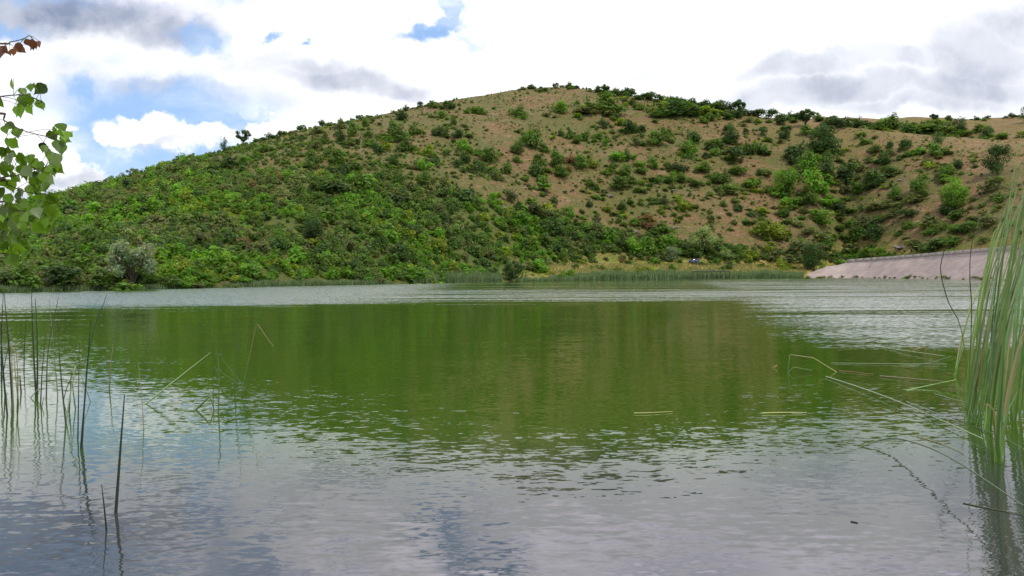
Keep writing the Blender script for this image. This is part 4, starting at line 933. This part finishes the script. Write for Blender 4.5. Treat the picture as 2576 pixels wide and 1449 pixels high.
# ------------------------------------------------------------------ poplar branches (left), tree standing on the bank outside the frame
def poplar():
    base = np.array([-4.6, 4.3, .25]); r = np.random.default_rng(5)
    t = thing('poplar_tree', 'poplar whose leafy branch tips hang into the left of the picture', 'tree', tuple(base))
    P = smooth_path([(0, 0, -.4), (.05, .05, 1.6), (-.05, .1, 3.4), (.05, .15, 6.0)], 16)
    V, Fq = tube_arrays(P, np.linspace(.17, .06, len(P)), 10); link('trunk', mesh_np('trunk', V, Fq, M_BARK, smooth=True), t)
    def zp(x, y): return (x/1.45*.644, (100+y/1.45)*.644)
    def leafm(cen, size, r, tipdir, col, thin=False):
        # rhombic leaf with a drawn-out tip; 2 x 5 rows, folded along the midrib
        n = np.array([r.normal()*.45, -1, r.normal()*.45]) if not thin else np.array([1, -.25, r.normal()*.3])
        n /= np.linalg.norm(n); T = np.array(tipdir, float); T -= n*(T@n); T /= np.linalg.norm(T); B = np.cross(n, T)
        prof = [(-.5, .03), (-.36, .30), (-.18, .42), (.05, .36), (.24, .20), (.40, .07), (.58, .0)]
        V = []; cv = r.uniform(-.25, .35)
        for a, w in prof:
            bend = -n*cv*(a+.5)**2*size*.6; c0 = cen+T*a*size+bend
            V += [c0-B*w*size+n*w*size*.30, c0, c0+B*w*size+n*w*size*.30]
        Fq = [[i*3+j, i*3+j+1, i*3+j+4, i*3+j+3] for i in range(len(prof)-1) for j in (0, 1)]
        return np.array(V), np.array(Fq), np.array(col)
    def bough(path, leaves, z0, depth, brown=False):
        pts = [at_depth(*zp(*p), depth)-base for p in path]
        j = np.array([P[int(len(P)*min(.95, max(.1, (z0)/6.4)))][0], .12, z0])
        Q = smooth_path([j, (j+pts[0])/2+np.array([0, 0, .12]), *pts], 22)
        V, Fq = tube_arrays(Q, (.0022+.024*(1-np.linspace(0, 1, len(Q)))**3.5), 6)
        b = link('branch', mesh_np('branch', V, Fq, M_BARK, smooth=True), t)
        parts = []
        if not brown: leaves = leaves + [(l[0]+r.normal()*14, l[1]+r.normal()*14) for l in leaves if r.random() < (.75 if l[1] > 700 else .3)]
        for lf in leaves:
            x, y = lf[:2]; thin = len(lf) > 2
            c = at_depth(*zp(x, y), depth+r.normal()*.10)-base
            sz = r.uniform(.046, .078)*depth/4.2
            if brown: sz *= .78
            td = (r.normal()*.5+.25, r.normal()*.3, -1+r.normal()*.35)
            col = np.array((.105, .195, .012))*(1+r.normal()*.3); col = col.clip(.008, .4); col = np.array((.16, .22, .09)) if r.random() < .08 else col
            if brown: col = np.array((.17, .065, .05))*(1+r.normal()*.2)
            parts.append(leafm(c, sz, r, td, col, thin))
            # petiole to the nearest twig point
            k = np.argmin(((Q-c)**2).sum(1)); td = np.array(td)/np.linalg.norm(td); st = c-td*sz*.5
            if np.linalg.norm(Q[k]-st) < .22:
                v, f = tube_arrays(np.array([Q[k], (Q[k]+st)/2+np.array([0, 0, .005]), st]), [.0014]*3, 4); parts.append((v, f, np.array((.12, .13, .04))))
        V, Fq, cc = join(parts); link('leaves', mesh_np('leaves', V, Fq, M_POP, cc, smooth=True), b)
    bough([(-60, 100), (60, 92), (130, 75), (165, 55)], [(15, 135), (35, 140), (60, 155), (75, 150), (110, 122), (125, 142), (160, 98), (185, 108), (205, 112), (190, 125), (220, 105), (5, 165), (-30, 140), (-60, 130), (95, 132)], 2.9, 4.2, True)
    bough([(-80, 420), (0, 402), (110, 392), (170, 400), (235, 440)], [(78, 332), (130, 378), (178, 352), (228, 362), (130, 428), (142, 440), (170, 480), (92, 488, 1), (112, 462, 1), (5, 440), (168, 428), (238, 448, 1), (205, 350), (-30, 420), (-60, 380)], 2.6, 4.3)
    bough([(-60, 490), (20, 535), (120, 590), (235, 622), (290, 632)], [(62, 572), (102, 612), (28, 593), (85, 600), (42, 665, 1), (76, 670, 1), (243, 690), (322, 597), (300, 625), (345, 605), (392, 615), (365, 645), (330, 685), (345, 695), (-20, 560), (-50, 600), (380, 640)], 2.4, 4.1)
    bough([(-60, 880), (0, 862), (90, 848), (180, 820), (260, 800)], [(15, 730), (50, 712), (60, 755), (25, 790), (130, 752), (180, 765), (200, 792), (285, 742), (310, 785), (325, 800), (65, 812), (140, 800), (150, 850), (225, 800), (262, 832), (240, 862), (180, 880), (30, 830), (90, 860), (300, 820), (120, 820), (215, 845), (-20, 800), (-50, 850), (75, 730), (160, 830)], 2.0, 4.0)
    bough([(-60, 880), (40, 900), (110, 930), (200, 955)], [(112, 945, 1), (265, 872), (260, 915), (215, 940), (10, 890), (10, 950), (230, 905), (195, 905), (275, 890), (290, 975), (322, 975), (50, 990), (300, 985), (250, 985), (-30, 930), (60, 900, 1)], 1.9, 4.1)
    bough([(-60, 1000), (30, 1030), (130, 1050), (240, 1060)], [(80, 1030), (130, 1020), (180, 1050), (220, 1022), (210, 1060), (280, 1050), (312, 1072), (150, 1090), (60, 1080), (20, 1060), (250, 1112), (210, 1122), (275, 1152), (292, 1122), (80, 1130), (130, 1140), (20, 1130), (10, 1080), (245, 1050), (180, 1100), (110, 1080), (230, 1140), (-30, 1060)], 1.7, 4.0)
    bough([(-60, 1150), (10, 1180), (60, 1210), (120, 1230)], [(110, 1230), (60, 1220), (140, 1242), (30, 1180), (20, 1252), (60, 1292), (150, 1282, 1), (80, 1330), (70, 1182), (100, 1190), (125, 1260), (90, 1250), (40, 1270), (10, 1210), (60, 1330), (-20, 1230)], 1.5, 4.1)
poplar()

# grass on the near bank (below and behind the frame)
def bank_grass():
    n = 9000; X = rng.uniform(-14, 16, n); Y = rng.uniform(-8, 3.0, n)
    edge = 2.6+.25*np.sin(X*1.3)+.2*np.sin(X*3.1+1)+np.where(X < -4.6, (-X-4.6)*1.05, 0)+np.where(X > 8.5, (X-8.5)*1.1, 0)
    ok = (edge-Y > .15) & (np.hypot(X, Y) > .9); X, Y, edge = X[ok], Y[ok], edge[ok]; n = len(X); s_ = edge-Y; Z = .42*(1-np.exp(-s_*.9))+.03*np.sin(X*2.2+Y*1.7)-.02
    h = rng.uniform(.08, .3, n); a = rng.uniform(0, 3.14, n); w = .006; lx, ly = rng.normal(size=n)*.4*h, rng.normal(size=n)*.4*h
    V = np.stack([np.stack([X-np.cos(a)*w, Y-np.sin(a)*w, Z], -1), np.stack([X+np.cos(a)*w, Y+np.sin(a)*w, Z], -1), np.stack([X+lx+.001, Y+ly, Z+h], -1), np.stack([X+lx, Y+ly, Z+h], -1)], 1).reshape(-1, 3)
    c = np.array([[.06, .12, .025]])*(1+rng.normal(size=(n, 1))*.25).clip(.4, 1.8)
    tag(link('grass', mesh_np('grass', V, np.arange(n*4).reshape(-1, 4), M_REED, np.repeat(c, 4, 0))), 'short green grass on the near bank', 'grass', kind='stuff')
bank_grass()
